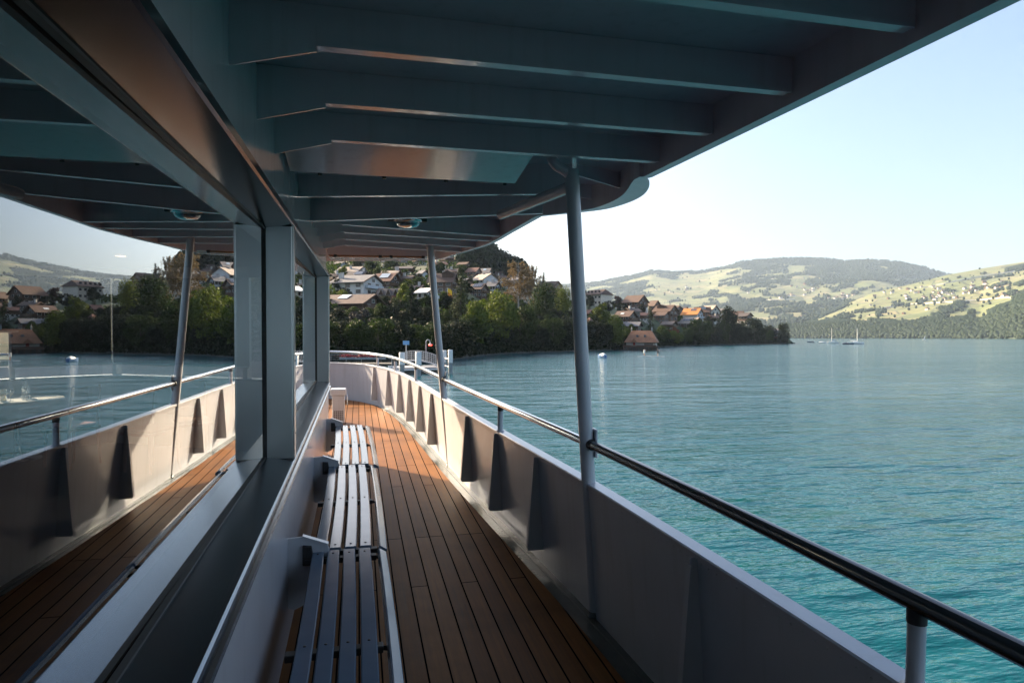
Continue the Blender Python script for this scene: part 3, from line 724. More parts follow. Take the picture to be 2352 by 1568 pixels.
# quay wall along the water
mb = MB(); secs = []
for u in np.arange(300, 1812, 6):
    D = float(np.interp(u, U_, SH_)); lw = min(1.3, float(np.interp(u, U_, CP_))+2); j = .12*(float(vnoise(u*.3, 0, 5))-.5)
    secs.append([wp(u, D-.35+j, -1.5), wp(u, D-.25+j, lw*.6+.05+j), wp(u, D+.25, lw*.6+.07+j*2), wp(u, D+.6, lw-.5)])
mb.loft(secs); tag(mb.build('quay_wall', M['stone']), 'low dark stone quay wall along the foot of the wooded bank', 'wall')

# ---- water: one sheet, finely rippled near the ship
rs = np.concatenate([[0.0, 2.0], np.geomspace(2.5, 14000, 150)]); an = np.linspace(0, 2*np.pi, 181)[:-1]
V = np.stack([np.outer(rs, np.sin(an)), np.outer(rs, np.cos(an)), np.zeros((len(rs), len(an)))], -1).reshape(-1, 3)
idx = np.arange(len(rs)*len(an)).reshape(len(rs), len(an)); nx = np.roll(idx, -1, 1)
F = np.stack([idx[1:-1], nx[1:-1], nx[2:], idx[2:]], -1).reshape(-1, 4)
F = np.concatenate([F, np.stack([idx[0], nx[1], idx[1], idx[0]], -1)[:, [0,2,1,1]]]) if False else F
tag(link('lake_water', np_mesh('lake_water', V, F, M['water'], True)), 'rippled turquoise lake', 'water', kind='structure')

# ---- far mountains
def far_hill(name, umin, umax, SKY, shore, ridge, label, seed, bankrow, nU=240, nT=150):
    us = np.linspace(umin, umax, nU); ts = np.linspace(0, 1, nT)**1.15
    uu, tt = np.meshgrid(us, ts, indexing='ij')
    Ds = np.interp(uu, *shore); Dr = np.interp(uu, *ridge); DD = Ds + (Dr-Ds)*tt
    sky = np.interp(uu, *SKY); bk = np.interp(uu, *bankrow)
    base = HOR + EYE*FPX/Ds
    f1 = fbm(uu*.006, tt*5, seed)-.5; f2 = fbm(uu*.02, tt*14, seed+5)-.5
    tb = .07; lin = np.clip((tt-tb)/(1-tb), 0, 1)
    row = np.where(tt < tb, base + (bk-base)*(tt/tb), bk + (sky-bk)*(lin**.9 + .17*f1*np.sin(np.pi*lin) + .06*f2*np.sin(np.pi*lin)))
    row = np.minimum(row, base+.5)
    Zz = EYE + (HOR-row)/FPX*DD
    Zz[:, 0] = -4
    az = YAW + np.arctan((uu-CX)/FPX); r = DD/np.cos(az-YAW)
    X, Y = r*np.sin(az), r*np.cos(az)
    # a back slope so that the hill is solid from the side
    Xb, Yb, Zb = X[:, -1:]*1.25, Y[:, -1:]*1.25, np.full((nU,1), -4.0)
    X = np.concatenate([X, Xb], 1); Y = np.concatenate([Y, Yb], 1); Zz = np.concatenate([Zz, Zb], 1)
    V = np.stack([X, Y, Zz], -1).reshape(-1, 3); n2 = nT+1
    idx = np.arange(nU*n2).reshape(nU, n2); F = np.stack([idx[:-1,:-1], idx[1:,:-1], idx[1:,1:], idx[:-1,1:]], -1).reshape(-1, 4)
    me = np_mesh(name, V, F, None, True)
    o = tag(link(name, me), label, 'hill', kind='structure')
    return o, uu, tt, X, Y, Zz, row, DD
def cover(uu, tt, seed, dense):
    f = fbm(uu*.011, tt*7, seed+31, 5)*.5 + fbm(uu*.035, tt*26, seed+40, 3)*.5
    return f + dense
def hill_mat():
    m = mat('alpine_meadow_patchwork', (.2,.2,.08), .95); v = coords(m)
    vo = N(m, 'ShaderNodeTexVoronoi'); vo.inputs['Scale'].default_value = .0085; L(m, v, vo.inputs['Vector'])
    fields = ramp(m, vo.outputs['Color'], [(.1, (.10,.125,.038)), (.35, (.165,.165,.06)), (.6, (.125,.15,.048)), (.85, (.21,.185,.088))])
    ve = N(m, 'ShaderNodeTexVoronoi', feature='DISTANCE_TO_EDGE'); ve.inputs['Scale'].default_value = .0085; L(m, v, ve.inputs['Vector'])
    hedge = ramp(m, ve.outputs['Distance'], [(.012, (.28,.33,.30)), (.035, (1,1,1))])
    soft = ramp(m, noise(m, v, .004, 6, .6), [(.3, (.72,.78,.75)), (.7, (1.12,1.08,1.0))])
    for k_ in (hedge, soft):
        mm = N(m, 'ShaderNodeMixRGB', blend_type='MULTIPLY'); mm.inputs[0].default_value = 1; L(m, fields, mm.inputs[1]); L(m, k_, mm.inputs[2]); fields = mm.outputs[0]
    at = N(m, 'ShaderNodeAttribute', attribute_name='woods')
    mx = N(m, 'ShaderNodeMixRGB'); L(m, at.outputs['Fac'], mx.inputs[0]); L(m, fields, mx.inputs[1]); mx.inputs[2].default_value = (.030,.046,.020,1)
    L(m, mx.outputs[0], bsdf(m).inputs['Base Color']); return m
HM = hill_mat()
# unit tree blobs for distant woods
def ico():
    bm = bmesh.new(); bmesh.ops.create_icosphere(bm, subdivisions=1, radius=1); V = np.array([v.co[:] for v in bm.verts]); F = np.array([[v.index for v in f.verts] for f in bm.faces]); bm.free(); return V, F
ICO_V, ICO_F = ico()
def woods(name, P, hgt, rad, label, material, rng, squash=1.0):
    """one mesh of many uneven small crowns at points P"""
    n = len(P); k = len(ICO_V)
    jit = 1 + rng.uniform(-.18, .18, (n, k, 1)); s = np.stack([rad, rad, hgt*.5], -1)[:, None, :]
    V = (P[:, None, :] + np.array([0,0,1.0])*hgt[:, None, None]*.42 + ICO_V[None]*s*jit).reshape(-1, 3)
    F = (ICO_F[None] + (np.arange(n)*k)[:, None, None]).reshape(-1, 3)
    return tag(link(name, np_mesh(name, V, F, material, True)), label, 'woods', kind='stuff')
M['far_wood'] = foliage('distant_wood_foliage', (.016,.028,.015), (.026,.040,.018), .1)
FAR_SPOTS = {}
def far_layer(name, args, seed, dense_fn, label, wlabel, wname, ntree, size):
    o, uu, tt, X, Y, Zz, row, DD = far_hill(*args)
    me = o.data; me.materials.append(HM)
    f = cover(uu, tt, seed, dense_fn(uu, tt)); w = np.clip((f-.50)/.05, 0, 1)
    w2 = np.concatenate([w, w[:, -1:]], 1)
    a = me.attributes.new('woods', 'FLOAT', 'POINT'); a.data.foreach_set('value', w2.astype(np.float32).ravel())
    rng = np.random.default_rng(seed); nU, nT = uu.shape
    # scatter crowns over the wooded cells, evenly by ground area
    i = rng.integers(0, nU-1, ntree*6); tf = rng.random(ntree*6)
    j = np.minimum((tf**.8*(nT-1)).astype(int), nT-2); fi = rng.random(len(i)); fj = rng.random(len(i))
    keep = (w[i, j] > rng.random(len(i))*.9+.08) | (rng.random(len(i)) < .0022)
    i, j, fi, fj = i[keep][:ntree], j[keep][:ntree], fi[keep][:ntree], fj[keep][:ntree]
    def bl(A): return (A[i,j]*(1-fi)+A[i+1,j]*fi)*(1-fj) + (A[i,j+1]*(1-fi)+A[i+1,j+1]*fi)*fj
    P = np.stack([bl(X), bl(Y), bl(Zz)], -1); sc = size*rng.uniform(.6, 1.35, len(P))
    woods(wname, P, sc*1.25, sc*.52, wlabel, M['far_wood'], rng)
    FAR_SPOTS[name] = (uu, tt, X, Y, Zz, row, w)
SKY_A = ([1150,1336,1370,1418,1466,1497,1555,1624,1704,1783,1831,1895,1940,1998,2057,2124,2177,2260,2500],
         [664,652,648,639,629,621,625,621,601,594,593,594,600,597,601,615,631,640,640])
far_layer('far_hill', ('far_hill', 1000, 2480, SKY_A, ([900,1830,2500],[3400,2600,2400]), ([900,1500,1900,2500],[7200,6800,6200,5200]),
    'hazy hill of meadows and woods across the lake', 11, ([900,2600],[740,738])), 11,
    lambda u, t: .30*np.clip((t-.90)/.06, 0, 1)*(.4+.6*np.clip((u-1650)/150, 0, 1)) + .16*np.clip((u-1720)/250, 0, 1)*np.clip((t-.55)/.25, 0, 1) + np.where(t < .075, .25, 0) + .10*np.clip((1480-u)/100, 0, 1) - .02,
    'x', 'hazy woods between the meadows of the far hill', 'far_woods', 46000, 13)
SKY_B = ([1730,1790,1830,1890,1950,2006,2083,2177,2258,2352,2500,2800],[782,768,752,722,696,672,655,631,616,601,577,550])
far_layer('right_hill', ('sunny_hill', 1725, 2800, SKY_B, ([1700,1830,2352,2800],[2300,2150,1500,1250]), ([1700,2000,2352,2800],[2900,3300,3500,3600]),
    'sunlit meadow hill on the right across the lake', 23, ([1700,1800,2100,2250,2352,2500],[778,750,744,742,700,660])), 23,
    lambda u, t: np.where(t < .085, .32, 0) - .12*np.clip((t-.1)/.1, 0, 1) + .05*np.clip((.45-np.abs(t-.40)*4), 0, 1) + .22*np.clip((u-2240)/120, 0, 1)*np.clip((.36-t)/.1, 0, 1),
    'x', 'blue-green wood on the steep bank below the sunlit hill', 'bank_woods', 42000, 8.5)

# ---- tiny houses of the villages on the far hills
def tiny_house(k):
    mb = MB(); w, d, h = 11, 9, 5.5
    mb.box((-w/2,-d/2,-2),(w/2,d/2,h)); nw = 6
    rb = [(-w/2-.8,-d/2-1,h-.3),(w/2+.8,-d/2-1,h-.3),(w/2+.8,0,h+3.3),(-w/2-.8,0,h+3.3),(-w/2-.8,d/2+1,h-.3),(w/2+.8,d/2+1,h-.3)]
    mb.add(rb, [(0,1,2,3),(3,2,5,4),(0,3,4),(1,5,2)])
    me = bpy.data.meshes.new('village_house'); me.from_pydata([tuple(p) for p in mb.v], [], mb.f)
    me.materials.append(M[('w_white','w_cream','w_brown')[k]]); me.materials.append(M[('r_brown','r_red','r_brown')[k]])
    for i, p in enumerate(me.polygons): p.material_index = 0 if i < nw else 1
    return me
TINY = [tiny_house(k) for k in range(3)]
rng = random.Random(5)
def village(layer, boxes, n, label, group):
    uu, tt, X, Y, Zz, row, w = FAR_SPOTS[layer]; c = 0; tries = 0
    while c < n and tries < 20000:
        tries += 1
        (u0, u1, v0, v1) = rng.choice(boxes); u = rng.uniform(u0, u1); v = rng.uniform(v0, v1)
        i = int(np.argmin(np.abs(uu[:,0]-u))); jj = np.where(row[i] <= v)[0]
        if len(jj) == 0: continue
        j = int(jj[0]); 
        if j < 6 or j >= uu.shape[1]-2: continue
        o = bpy.data.objects.new('village_house', TINY[rng.choice((0,0,1,2))]); COL.objects.link(o)
        o.location = (X[i,j], Y[i,j], Zz[i,j]-.3); o.rotation_euler.z = rng.uniform(-.6,.6) - YAW; k = rng.uniform(.8, 1.35)*(1.25 if layer == 'far_hill' else 1); o.scale = (k,k,k)
        tag(o, label, 'house', group); c += 1
village('right_hill', [(2000,2130,665,692),(2060,2160,660,690),(2130,2250,664,680),(2230,2330,648,664),(2140,2200,676,690)], 62, 'tiny pale house with brown roof in the village band on the right-hand hill', 'houses of the village on the right-hand hill')
village('right_hill', [(1840,1960,734,752),(1930,2110,700,725),(2100,2300,690,725),(2280,2352,676,684)], 16, 'tiny lone farmhouse on the lower meadows of the right-hand hill', 'farmhouses on the right-hand meadows')
village('far_hill', [(1815,1850,650,664),(1850,1880,658,672),(1900,1950,675,690),(1780,1990,678,690),(1840,1940,728,742)], 34, 'tiny house of the hamlet beneath the wooded far ridge', 'houses of the hamlet under the ridge')
village('far_hill', [(1500,1600,655,675),(1590,1780,640,680),(1480,1560,690,700)], 12, 'tiny scattered farmhouse on the sunlit far meadows', 'farmhouses on the far meadows')

def road(layer, pts, width, label):
    uu, tt, X, Y, Zz, row, w = FAR_SPOTS[layer]; P = []
    for (u0, v0), (u1, v1) in zip(pts[:-1], pts[1:]):
        for k in range(12):
            u, v = u0+(u1-u0)*k/12, v0+(v1-v0)*k/12; i = int(np.argmin(np.abs(uu[:,0]-u))); jj = np.where(row[i] <= v)[0]
            if len(jj): j = min(int(jj[0]), uu.shape[1]-2); P.append(Vector((X[i,j], Y[i,j], Zz[i,j]+2.0)))
    mb = MB(); mb.loft([[p+Vector((0,0,width*.35)), p+Vector((0,-width*.5,-.5)), p+Vector((0,-width*.5,-2.5))] for p in P])
    tag(mb.build('hill_road', M['w_cream']), label, 'road', kind='structure')
road('far_hill', [(1690,693),(1760,690),(1830,688)], 9, 'pale road crossing the far meadow')
road('right_hill', [(1985,716),(2080,700),(2200,694),(2330,684)], 7, 'pale road below the village on the right-hand hill')
road('right_hill', [(2120,662),(2230,640),(2340,622)], 6, 'thin track climbing the right-hand meadow')
# ================================================================== TREES
NR = np.random.default_rng(42)
def leaf_quads(C, Nn, size, rng, asp=1.0):
    """a small quad at each point of C facing about Nn"""
    n = len(C); r = rng.normal(size=(n,3)); a = np.cross(Nn, r); a /= np.linalg.norm(a, axis=1, keepdims=True)+1e-9
    b = np.cross(Nn, a); b /= np.linalg.norm(b, axis=1, keepdims=True)+1e-9
    s = size*rng.uniform(.6, 1.3, (n,1)); a = a*s*.5; b = b*s*.5*asp
    V = np.stack([C-a*.9-b, C+a*.6-b*.8, C+a+b*.8, C-a*.7+b], 1).reshape(-1,3)
    F = np.arange(n*4).reshape(n,4); return V, F
def crown_pts(clumps, n, rng, shell=.55):
    """points spread through ellipsoid clumps, denser near their skins"""
    w = np.array([c[3]**2 for c in clumps]); w = w/w.sum(); k = rng.choice(len(clumps), n, p=w)
    c = np.array([q[:3] for q in clumps])[k]; r = np.array([[q[3], q[3], q[4]] for q in clumps])[k]
    d = rng.normal(size=(n,3)); d /= np.linalg.norm(d, axis=1, keepdims=True)
    rad = shell + (1-shell)*rng.random((n,1))**.6; rad = np.where(rng.random((n,1)) < .12, rad*1.18, rad)
    return c + d*r*rad, d
def broad_proto(seed, n=4200, wide=.42, leaf=.036, nclump=22, low=.16, top=1.0):
    rng = np.random.default_rng(seed); cl = []
    for i in range(nclump):
        a = rng.uniform(0, 2*np.pi); z = low + (top-low-.10)*(i+.5)/nclump
        t = (z-low)/(top-low); prof = math.sin(math.pi*min(1, .12+.86*t))**.7
        rr = wide*prof*rng.uniform(.35, .82); q = rng.uniform(.10, .19)*(.7+.6*prof)
        cl.append((rr*math.cos(a), rr*math.sin(a), z, q, q*rng.uniform(.65,.95)))
    P, d = crown_pts(cl, n, rng); Nn = d*.7 + rng.normal(size=d.shape)*.55 + np.array([0,0,.25])
    V, F = leaf_quads(P, Nn, leaf, rng); crown = np_mesh('crown', V, F, None)
    mb = MB(); mb.tube([(0,0,-.03),(.01,0,.12),(-.01,.01,.30),(.01,-.01,.62),(0,0,.85)], [.026,.020,.016,.010,.003], 8)
    for c in cl[3::2]:
        b = Vector((0,0,max(.12, c[2]-.22))); e = Vector(c[:3]); mid = b.lerp(e, .5)+Vector((0,0,.03)); mb.tube([b, mid, e], [.011,.007,.002], 5)
    tm = bpy.data.meshes.new('trunk'); tm.from_pydata([tuple(p) for p in mb.v], [], mb.f)
    return tm, crown
def conifer_proto(seed, n=3400, base=.22, droop=.30, low=.05, leaf=.034, ragged=.3):
    rng = np.random.default_rng(seed); V_ = []; mb = MB(); mb.tube([(0,0,-.03),(0,0,.5),(0,0,.98)], [.022,.014,.002], 7)
    tiers = 26; C = []; D = []
    for i in range(tiers):
        t = i/(tiers-1); z = low + (1-low)*(t**.92); R0 = base*(1-t)**.85*rng.uniform(1-ragged, 1.1)+.008
        for k in range(max(4, int(9*(1-t))+3)):
            a = rng.uniform(0, 2*np.pi); r = R0*rng.uniform(.65, 1.1); m_ = max(4, int(n/230*(1-t*.6)))
            q = np.linspace(.12, 1, m_) + rng.normal(size=m_)*.02; dz = -droop*r*q**1.6 + .03*r
            pts = np.stack([math.cos(a)*r*q, math.sin(a)*r*q, z+dz], -1) + rng.normal(size=(m_,3))*np.array([.016,.016,.008])*(.5+q[:,None])
            C.append(pts); D.append(np.tile([math.cos(a)*.35, math.sin(a)*.35, .85], (m_,1)) + rng.normal(size=(m_,3))*.35)
    C = np.concatenate(C); D = np.concatenate(D); V, F = leaf_quads(C, D, leaf, rng, .7)
    tm = bpy.data.meshes.new('trunk'); tm.from_pydata([tuple(p) for p in mb.v], [], mb.f)
    return tm, np_mesh('crown', V, F, None)
def birch_proto(seed, n=5200):
    rng = np.random.default_rng(seed); mb = MB(); C = []
    mb.tube([(0,0,-.03),(.005,0,.3),(-.008,.004,.6),(.004,0,.97)], [.016,.012,.008,.002], 8)
    for i in range(46):
        z = rng.uniform(.30, .95); a = rng.uniform(0, 2*np.pi); Lb = (.30*(1-((z-.50)/.55)**2)+.03)*rng.uniform(.55,1.1)
        e = Vector((math.cos(a)*Lb, math.sin(a)*Lb, z+.10*rng.random())); b = Vector((0,0,z-.10)); mid = b.lerp(e,.55)+Vector((0,0,.03))
        mb.tube([b, mid, e], [.0045,.003,.001], 4)
        for k in range(5):                                # hanging strands
            s = Vector(b.lerp(e, rng.uniform(.4, 1.05))); ln = rng.uniform(.06, .22); m_ = n//230
            q = rng.random(m_); C.append(np.stack([s.x+rng.normal(size=m_)*.014, s.y+rng.normal(size=m_)*.014, s.z+.02-ln*q], -1))
    C = np.concatenate(C); V, F = leaf_quads(C, rng.normal(size=C.shape), .017, rng, 1.3)
    tm = bpy.data.meshes.new('trunk'); tm.from_pydata([tuple(p) for p in mb.v], [], mb.f)
    return tm, np_mesh('crown', V, F, None)
PROTO = {'broad': [broad_proto(s) for s in (1,2,3)], 'round': [broad_proto(s, 3600, .46, .040, 20, .10) for s in (11,12)],
         'tall': [broad_proto(s, 4200, .27, .030, 24, .08) for s in (21,22)], 'bush': [broad_proto(s, 2200, .62, .055, 16, .0) for s in (31,32)],
         'spruce': [conifer_proto(s) for s in (41,42)], 'cedar': [conifer_proto(51, 5200, .34, .12, .05, .030, .45)], 'birch': [birch_proto(61)]}
_mc = {}
def with_mat(me, m):
    k = (me.name, m.name)
    if k not in _mc:
        c = me.copy(); c.materials.clear(); c.materials.append(m); _mc[k] = c
    return _mc[k]
def tree(kind, u, vt, vb, wpx, leaf, name, label, cat='tree', group=None, D=None, bark='bark', rnd=random):
    """tree whose top and foot stand at rows vt and vb of column u, on the hillside"""
    if D is None: D, z = on_land(u, vb)
    else: z = float(land_z(u, D))
    p = wp(u, D, z-.15); h = (vb-vt)/FPX*D + .15; w = wpx/FPX*D
    tm, cm = rnd.choice(PROTO[kind]); nat = {'broad':.98,'round':1.08,'tall':.66,'bush':1.35,'spruce':.44,'cedar':.66,'birch':.62}[kind]
    T = land_thing(name, p, rnd.uniform(0, 6.28), label, cat, group); k = w/nat; T.scale = (k, k, h)
    a = link('trunk', with_mat(tm, M[bark]), T); b = link('crown', with_mat(cm, M[leaf]), T)
    return T, D
# ================================================================== THE VILLAGE
def house(name, label, u0, u1, vr, ve, vb, wall, roof, base=None, gable=1, psi=28, D=None, L_=.74, W_=.62, over=.9, wins=(3,2), gwins=(2,2), chim=(), balcony=True, extra=None, hip=0, cat='house', lower=4.0):
    """chalet whose ridge, front eave and foot stand at rows vr, ve, vb between columns u0 and u1; gable=+1 shows its right gable"""
    uc = (u0+u1)/2
    if D is None: D, z = on_land(uc, vb)
    else: z = zrow(vb, D)
    W = (u1-u0)/FPX*D; az = YAW + math.atan((uc-CX)/FPX); hr = (vb-vr)/FPX*D; he = (vb-ve)/FPX*D
    lx, ly = W*L_/2, W*W_/2; he = min(he, hr-.18*ly*2)
    T = land_thing(name, wp(uc, D, z), -az - gable*R(psi), label, cat, 'chalets on the near hillside')
    pitch = (hr-he)/(ly+over)                       # roof rises from the overhanging eave to the ridge
    wz = he + pitch*over                            # wall plate
    sx = lx-over*.8
    mb = MB(); b0 = (he*.42 if base else -lower)
    mb.prism([(-sx,-ly+over*.3,b0),(-sx,ly-over*.3,b0),(-sx,ly-over*.3,wz-.12),(-sx,0,hr-.25 if not hip else wz-.12),(-sx,-ly+over*.3,wz-.12)], (2*sx,0,0)); mb.build('wall', M[wall], T)
    if base:
        mb = MB(); mb.box((-sx-.08,-ly+over*.3-.08,-lower),(sx+.08,ly-over*.3+.08,b0)); mb.build('base_wall', M[base], T)
    mb = MB(); th = .22; rx = lx-hip*lx
    for s in (-1,1):
        e = s*(ly+over); mb.prism([(-lx,e,he),(lx,e,he),(rx,0,hr),(-rx,0,hr)] if s < 0 else [(-lx,e,he),(-rx,0,hr),(rx,0,hr),(lx,e,he)], (0,0,th))
    if hip:
        for s in (-1,1): mb.prism([(s*lx,-(ly+over),he),(s*lx,(ly+over),he),(s*rx,0,hr)], (0,0,th*.9))
    rf = mb.build('roof', M[roof], T)
    for s in (-1,1):                                 # fascia boards along each gable
        if hip: break
        mb = MB(); x = s*(lx+.02); e = ly+over
        mb.prism([(x,-e,he-.10),(x,0,hr-.10),(x,e,he-.10),(x,e,he+th+.03),(x,0,hr+th+.03),(x,-e,he+th+.03)], (s*.10,0,0))
        mb.build('bargeboard', M['w_timber' if wall != 'w_white' else 'w_brown'], rf)
    for (cx_, cy_, ch, cm) in chim:
        mb = MB(); zt = hr - abs(cy_)*ly*pitch + ch; mb.box((cx_*lx-.4, cy_*ly-.35, zt-ch-1.2),(cx_*lx+.4, cy_*ly+.35, zt)); mb.box((cx_*lx-.5, cy_*ly-.45, zt),(cx_*lx+.5, cy_*ly+.45, zt+.12)); mb.build('chimney', M[cm], rf)
    fy = -ly+over*.3; floors = 2 if wz > 4.2 else 1
    def win(cx_, cz, w, h, face):
        mb = MB(); o = .09 if (base and cz < b0) else .0
        if face == 'f': mb.box((cx_-w/2, fy-.05-o, cz-h/2),(cx_+w/2, fy+.05, cz+h/2))
        else: mb.box((gable*sx-.05 if gable > 0 else gable*sx-.05-o, cx_-w/2, cz-h/2),(gable*sx+.05+(o if gable > 0 else 0), cx_+w/2, cz+h/2))
        p = mb.build('window', M['win'], T)
        mb = MB(); e = .09
        if face == 'f':
            for a, b in (((cx_-w/2-e, cz-h/2-e),(cx_-w/2, cz+h/2+e)), ((cx_+w/2, cz-h/2-e),(cx_+w/2+e, cz+h/2+e)), ((cx_-w/2, cz+h/2),(cx_+w/2, cz+h/2+e)), ((cx_-w/2, cz-h/2-e),(cx_+w/2, cz-h/2))): mb.box((a[0], fy-.08-o, a[1]),(b[0], fy+.02, b[1]))
        else:
            x0, x1 = sorted((gable*(sx-.02), gable*(sx+.08+o)))
            for a, b in (((cx_-w/2-e, cz-h/2-e),(cx_-w/2, cz+h/2+e)), ((cx_+w/2, cz-h/2-e),(cx_+w/2+e, cz+h/2+e)), ((cx_-w/2, cz+h/2),(cx_+w/2, cz+h/2+e)), ((cx_-w/2, cz-h/2-e),(cx_+w/2, cz-h/2))): mb.box((x0, a[0], a[1]),(x1, b[0], b[1]))
        mb.build('frame', M['w_white' if wall in ('w_timber','w_brown') else 'w_brown'], p)
    for fl in range(wins[1] if wz > 3.2 else 1):
        cz = wz*(.30 + .45*fl) if wins[1] > 1 else wz*.5
        for k in range(wins[0]): win(-sx + 2*sx*(k+.5)/wins[0], cz, min(1.5, sx*.36), min(1.25, wz*.22), 'f')
    for fl in range(gwins[1]):
        cz = wz*(.30 + .50*fl)
        for k in range(gwins[0]): win((-ly + 2*ly*(k+.5)/gwins[0])*.8, cz, min(1.4, ly*.36), min(1.3, wz*.22), 'g')
    if hr - wz > 1.6 and not hip: win(0, wz + (hr-wz)*.30, min(1.3, ly*.3), min(1.2, (hr-wz)*.35), 'g')
    if balcony:
        mb = MB(); zb = wz*.56; xg = gable*sx; x0, x1 = sorted((xg, xg+gable*1.1))
        mb.box((x0, -ly*.8, zb-.1),(x1, ly*.8, zb)); x2, x3 = sorted((xg+gable*1.03, xg+gable*1.12)); mb.box((x2, -ly*.8, zb),(x3, ly*.8, zb+.85))
        for s in (-1,1): mb.box((x0, s*ly*.8-.04, zb),(x1, s*ly*.8+.04, zb+.85))
        mb.build('balcony', M['w_brown' if wall == 'w_timber' else ('w_timber' if wall != 'w_white' else 'w_blue')], T)
    if extra: extra(T, dict(lx=lx, ly=ly, hr=hr, he=he, wz=wz, over=over, pitch=pitch, sx=sx, rf=rf, th=th, b0=b0, D=D))
    return T
def slab_on_roof(kind, fx0, fx1, fy0, fy1, m, lift=.12, frame=True):
    """a panel lying on the front roof slope, placed by fractions along ridge and slope"""
    def go(T, g):
        mb = MB(); S = g['ly']+g['over']
        P = [(g['lx']*fx, -S*fy, g['hr']-S*fy*g['pitch']+g['th']+lift) for fx, fy in ((fx0,fy1),(fx1,fy1),(fx1,fy0),(fx0,fy0))]
        mb.prism(P, (0,0,.08)); o = mb.build(kind, M[m], g['rf'])
        if frame:
            mb = MB(); n = 4
            for k in range(n+1):
                t = k/n; a = Vector(P[0]).lerp(Vector(P[1]), t); b = Vector(P[3]).lerp(Vector(P[2]), t); mb.tube([a+Vector((0,0,.09)), b+Vector((0,0,.09))], .05, 4)
            for t in (0,.5,1): mb.tube([Vector(P[0]).lerp(Vector(P[3]),t)+Vector((0,0,.09)), Vector(P[1]).lerp(Vector(P[2]),t)+Vector((0,0,.09))], .05, 4)
            mb.build('panel_frame', M['rail_grey'], o)
    return go
def dormer(fx, fy, w, h, roofm='r_brown', wallm='w_timber'):
    def go(T, g):
        S = g['ly']+g['over']; x = g['lx']*fx; y = -S*fy; z = g['hr']-S*fy*g['pitch']+g['th']; w_, h_ = w, h
        dpt = h_/max(g['pitch'],.25)*1.1
        mb = MB(); mb.prism([(x-w_/2,y,z-.2),(x+w_/2,y,z-.2),(x+w_/2,y,z+h_*.6),(x,y,z+h_),(x-w_/2,y,z+h_*.6)], (0,dpt,0)); o = mb.build('dormer', M[wallm], g['rf'])
        mb = MB(); e = .3
        for s in (-1,1): mb.prism([(x+s*(w_/2+e),y-.4,z+h_*.6-.12),(x,y-.4,z+h_+.08),(x,y-.4,z+h_+.22),(x+s*(w_/2+e),y-.4,z+h_*.6+.02)], (0,dpt+.4,0))
        mb.build('dormer_roof', M[roofm], o) if False else None
        ob = mb.build('dormer_roof', M[roofm], g['rf'])
    return go
def multi(*fs):
    def go(T, g):
        for f in fs: f(T, g)
    return go
H = house; sr = slab_on_roof
H('chalet', 'large white house with dark grey roof, twin pale chimneys and grey balconies', 757, 886, 634, 654, 682, 'w_white', 'r_grey', wins=(3,2), chim=((-.72,-.45,1.7,'chim'),(-.60,-.45,1.9,'chim')), psi=35)
H('chalet', 'wide dark chalet with sunlit brown roof and a white skylight, below the white house', 728, 890, 679, 703, 724, 'w_timber', 'r_brown', chim=(), extra=sr('skylight', -.35, .05, .1, .5, 'skylight', frame=False), psi=30)
H('chalet', 'chalet with a pale tan roof above the white house on the left', 768, 848, 614, 629, 641, 'w_timber', 'r_tan', chim=((.1,-.4,1.2,'chim'),))
H('chalet', 'dark chalet with blue solar panels behind the white house', 792, 853, 625, 638, 652, 'w_timber', 'r_dark', extra=sr('solar_panel', -.1, .8, .1, .7, 'solar'), chim=((.6,.1,1.6,'chim'),))
H('chalet', 'timber chalet with reddish roof and a bright block of solar panels', 852, 925, 629, 650, 672, 'w_timber', 'r_red', extra=sr('solar_panel', -.35, .5, .12, .62, 'skylight'), psi=32)
H('chalet', 'chalet with pale bargeboard and twin chimneys behind the solar-roofed chalet', 866, 930, 623, 637, 650, 'w_brown', 'r_tan', chim=((.55,.1,1.8,'chim'),(.66,.1,1.8,'chim')))
def gables(T, g):
    for k in (-1,0,1):
        mb = MB(); x = k*g['lx']*.62; w = g['lx']*.58; y = -g['ly']-g['over']*.9; zt = g['hr']-.35
        for s in (-1,1): mb.prism([(x+s*w/2,y,g['he']-.2),(x,y,zt),(x,y,zt+.22),(x+s*w/2,y,g['he']+.02)], (0,g['ly'],0))
        mb.build('cross_gable', M['r_dark'], g['rf'])
        mb = MB(); mb.prism([(x-w/2,y+.4,g['he']-1.6),(x+w/2,y+.4,g['he']-1.6),(x+w/2,y+.4,g['he']-.2),(x,y+.4,zt-.05),(x-w/2,y+.4,g['he']-.2)], (0,.1,0)); mb.build('gable_wall', M['w_timber'], T)
        mb = MB()
        for s in (-1,1): mb.prism([(x+s*w/2,y-.06,g['he']-.25),(x,y-.06,zt-.05),(x,y-.06,zt+.24),(x+s*w/2,y-.06,g['he']+.04)], (0,-.06,0))
        mb.build('gable_edge', M['r_tan'], T)
H('gabled_house', 'dark house with three little zigzag gables in a row', 860, 932, 664, 682, 700, 'w_timber', 'r_dark', psi=8, extra=gables, wins=(3,1), balcony=False)
H('chalet', 'low brown roof with a slim brick chimney just beneath the zigzag gables', 886, 930, 692, 703, 714, 'w_timber', 'r_brown', chim=((-.2,-.3,1.6,'brick'),), psi=15, balcony=False)
H('white_house', 'white glazed house with a pale metal roof half hidden by the farther pillar', 952, 1010, 664, 676, 704, 'w_white', 'r_white', wins=(2,2), psi=40)
H('chalet', 'broad brown timber chalet with a dark dormer right of the farther pillar', 976, 1060, 629, 652, 676, 'w_brown', 'r_brown', extra=dormer(.45,.5,4,2.4), chim=((-.55,-.3,1.6,'chim'),), psi=14)
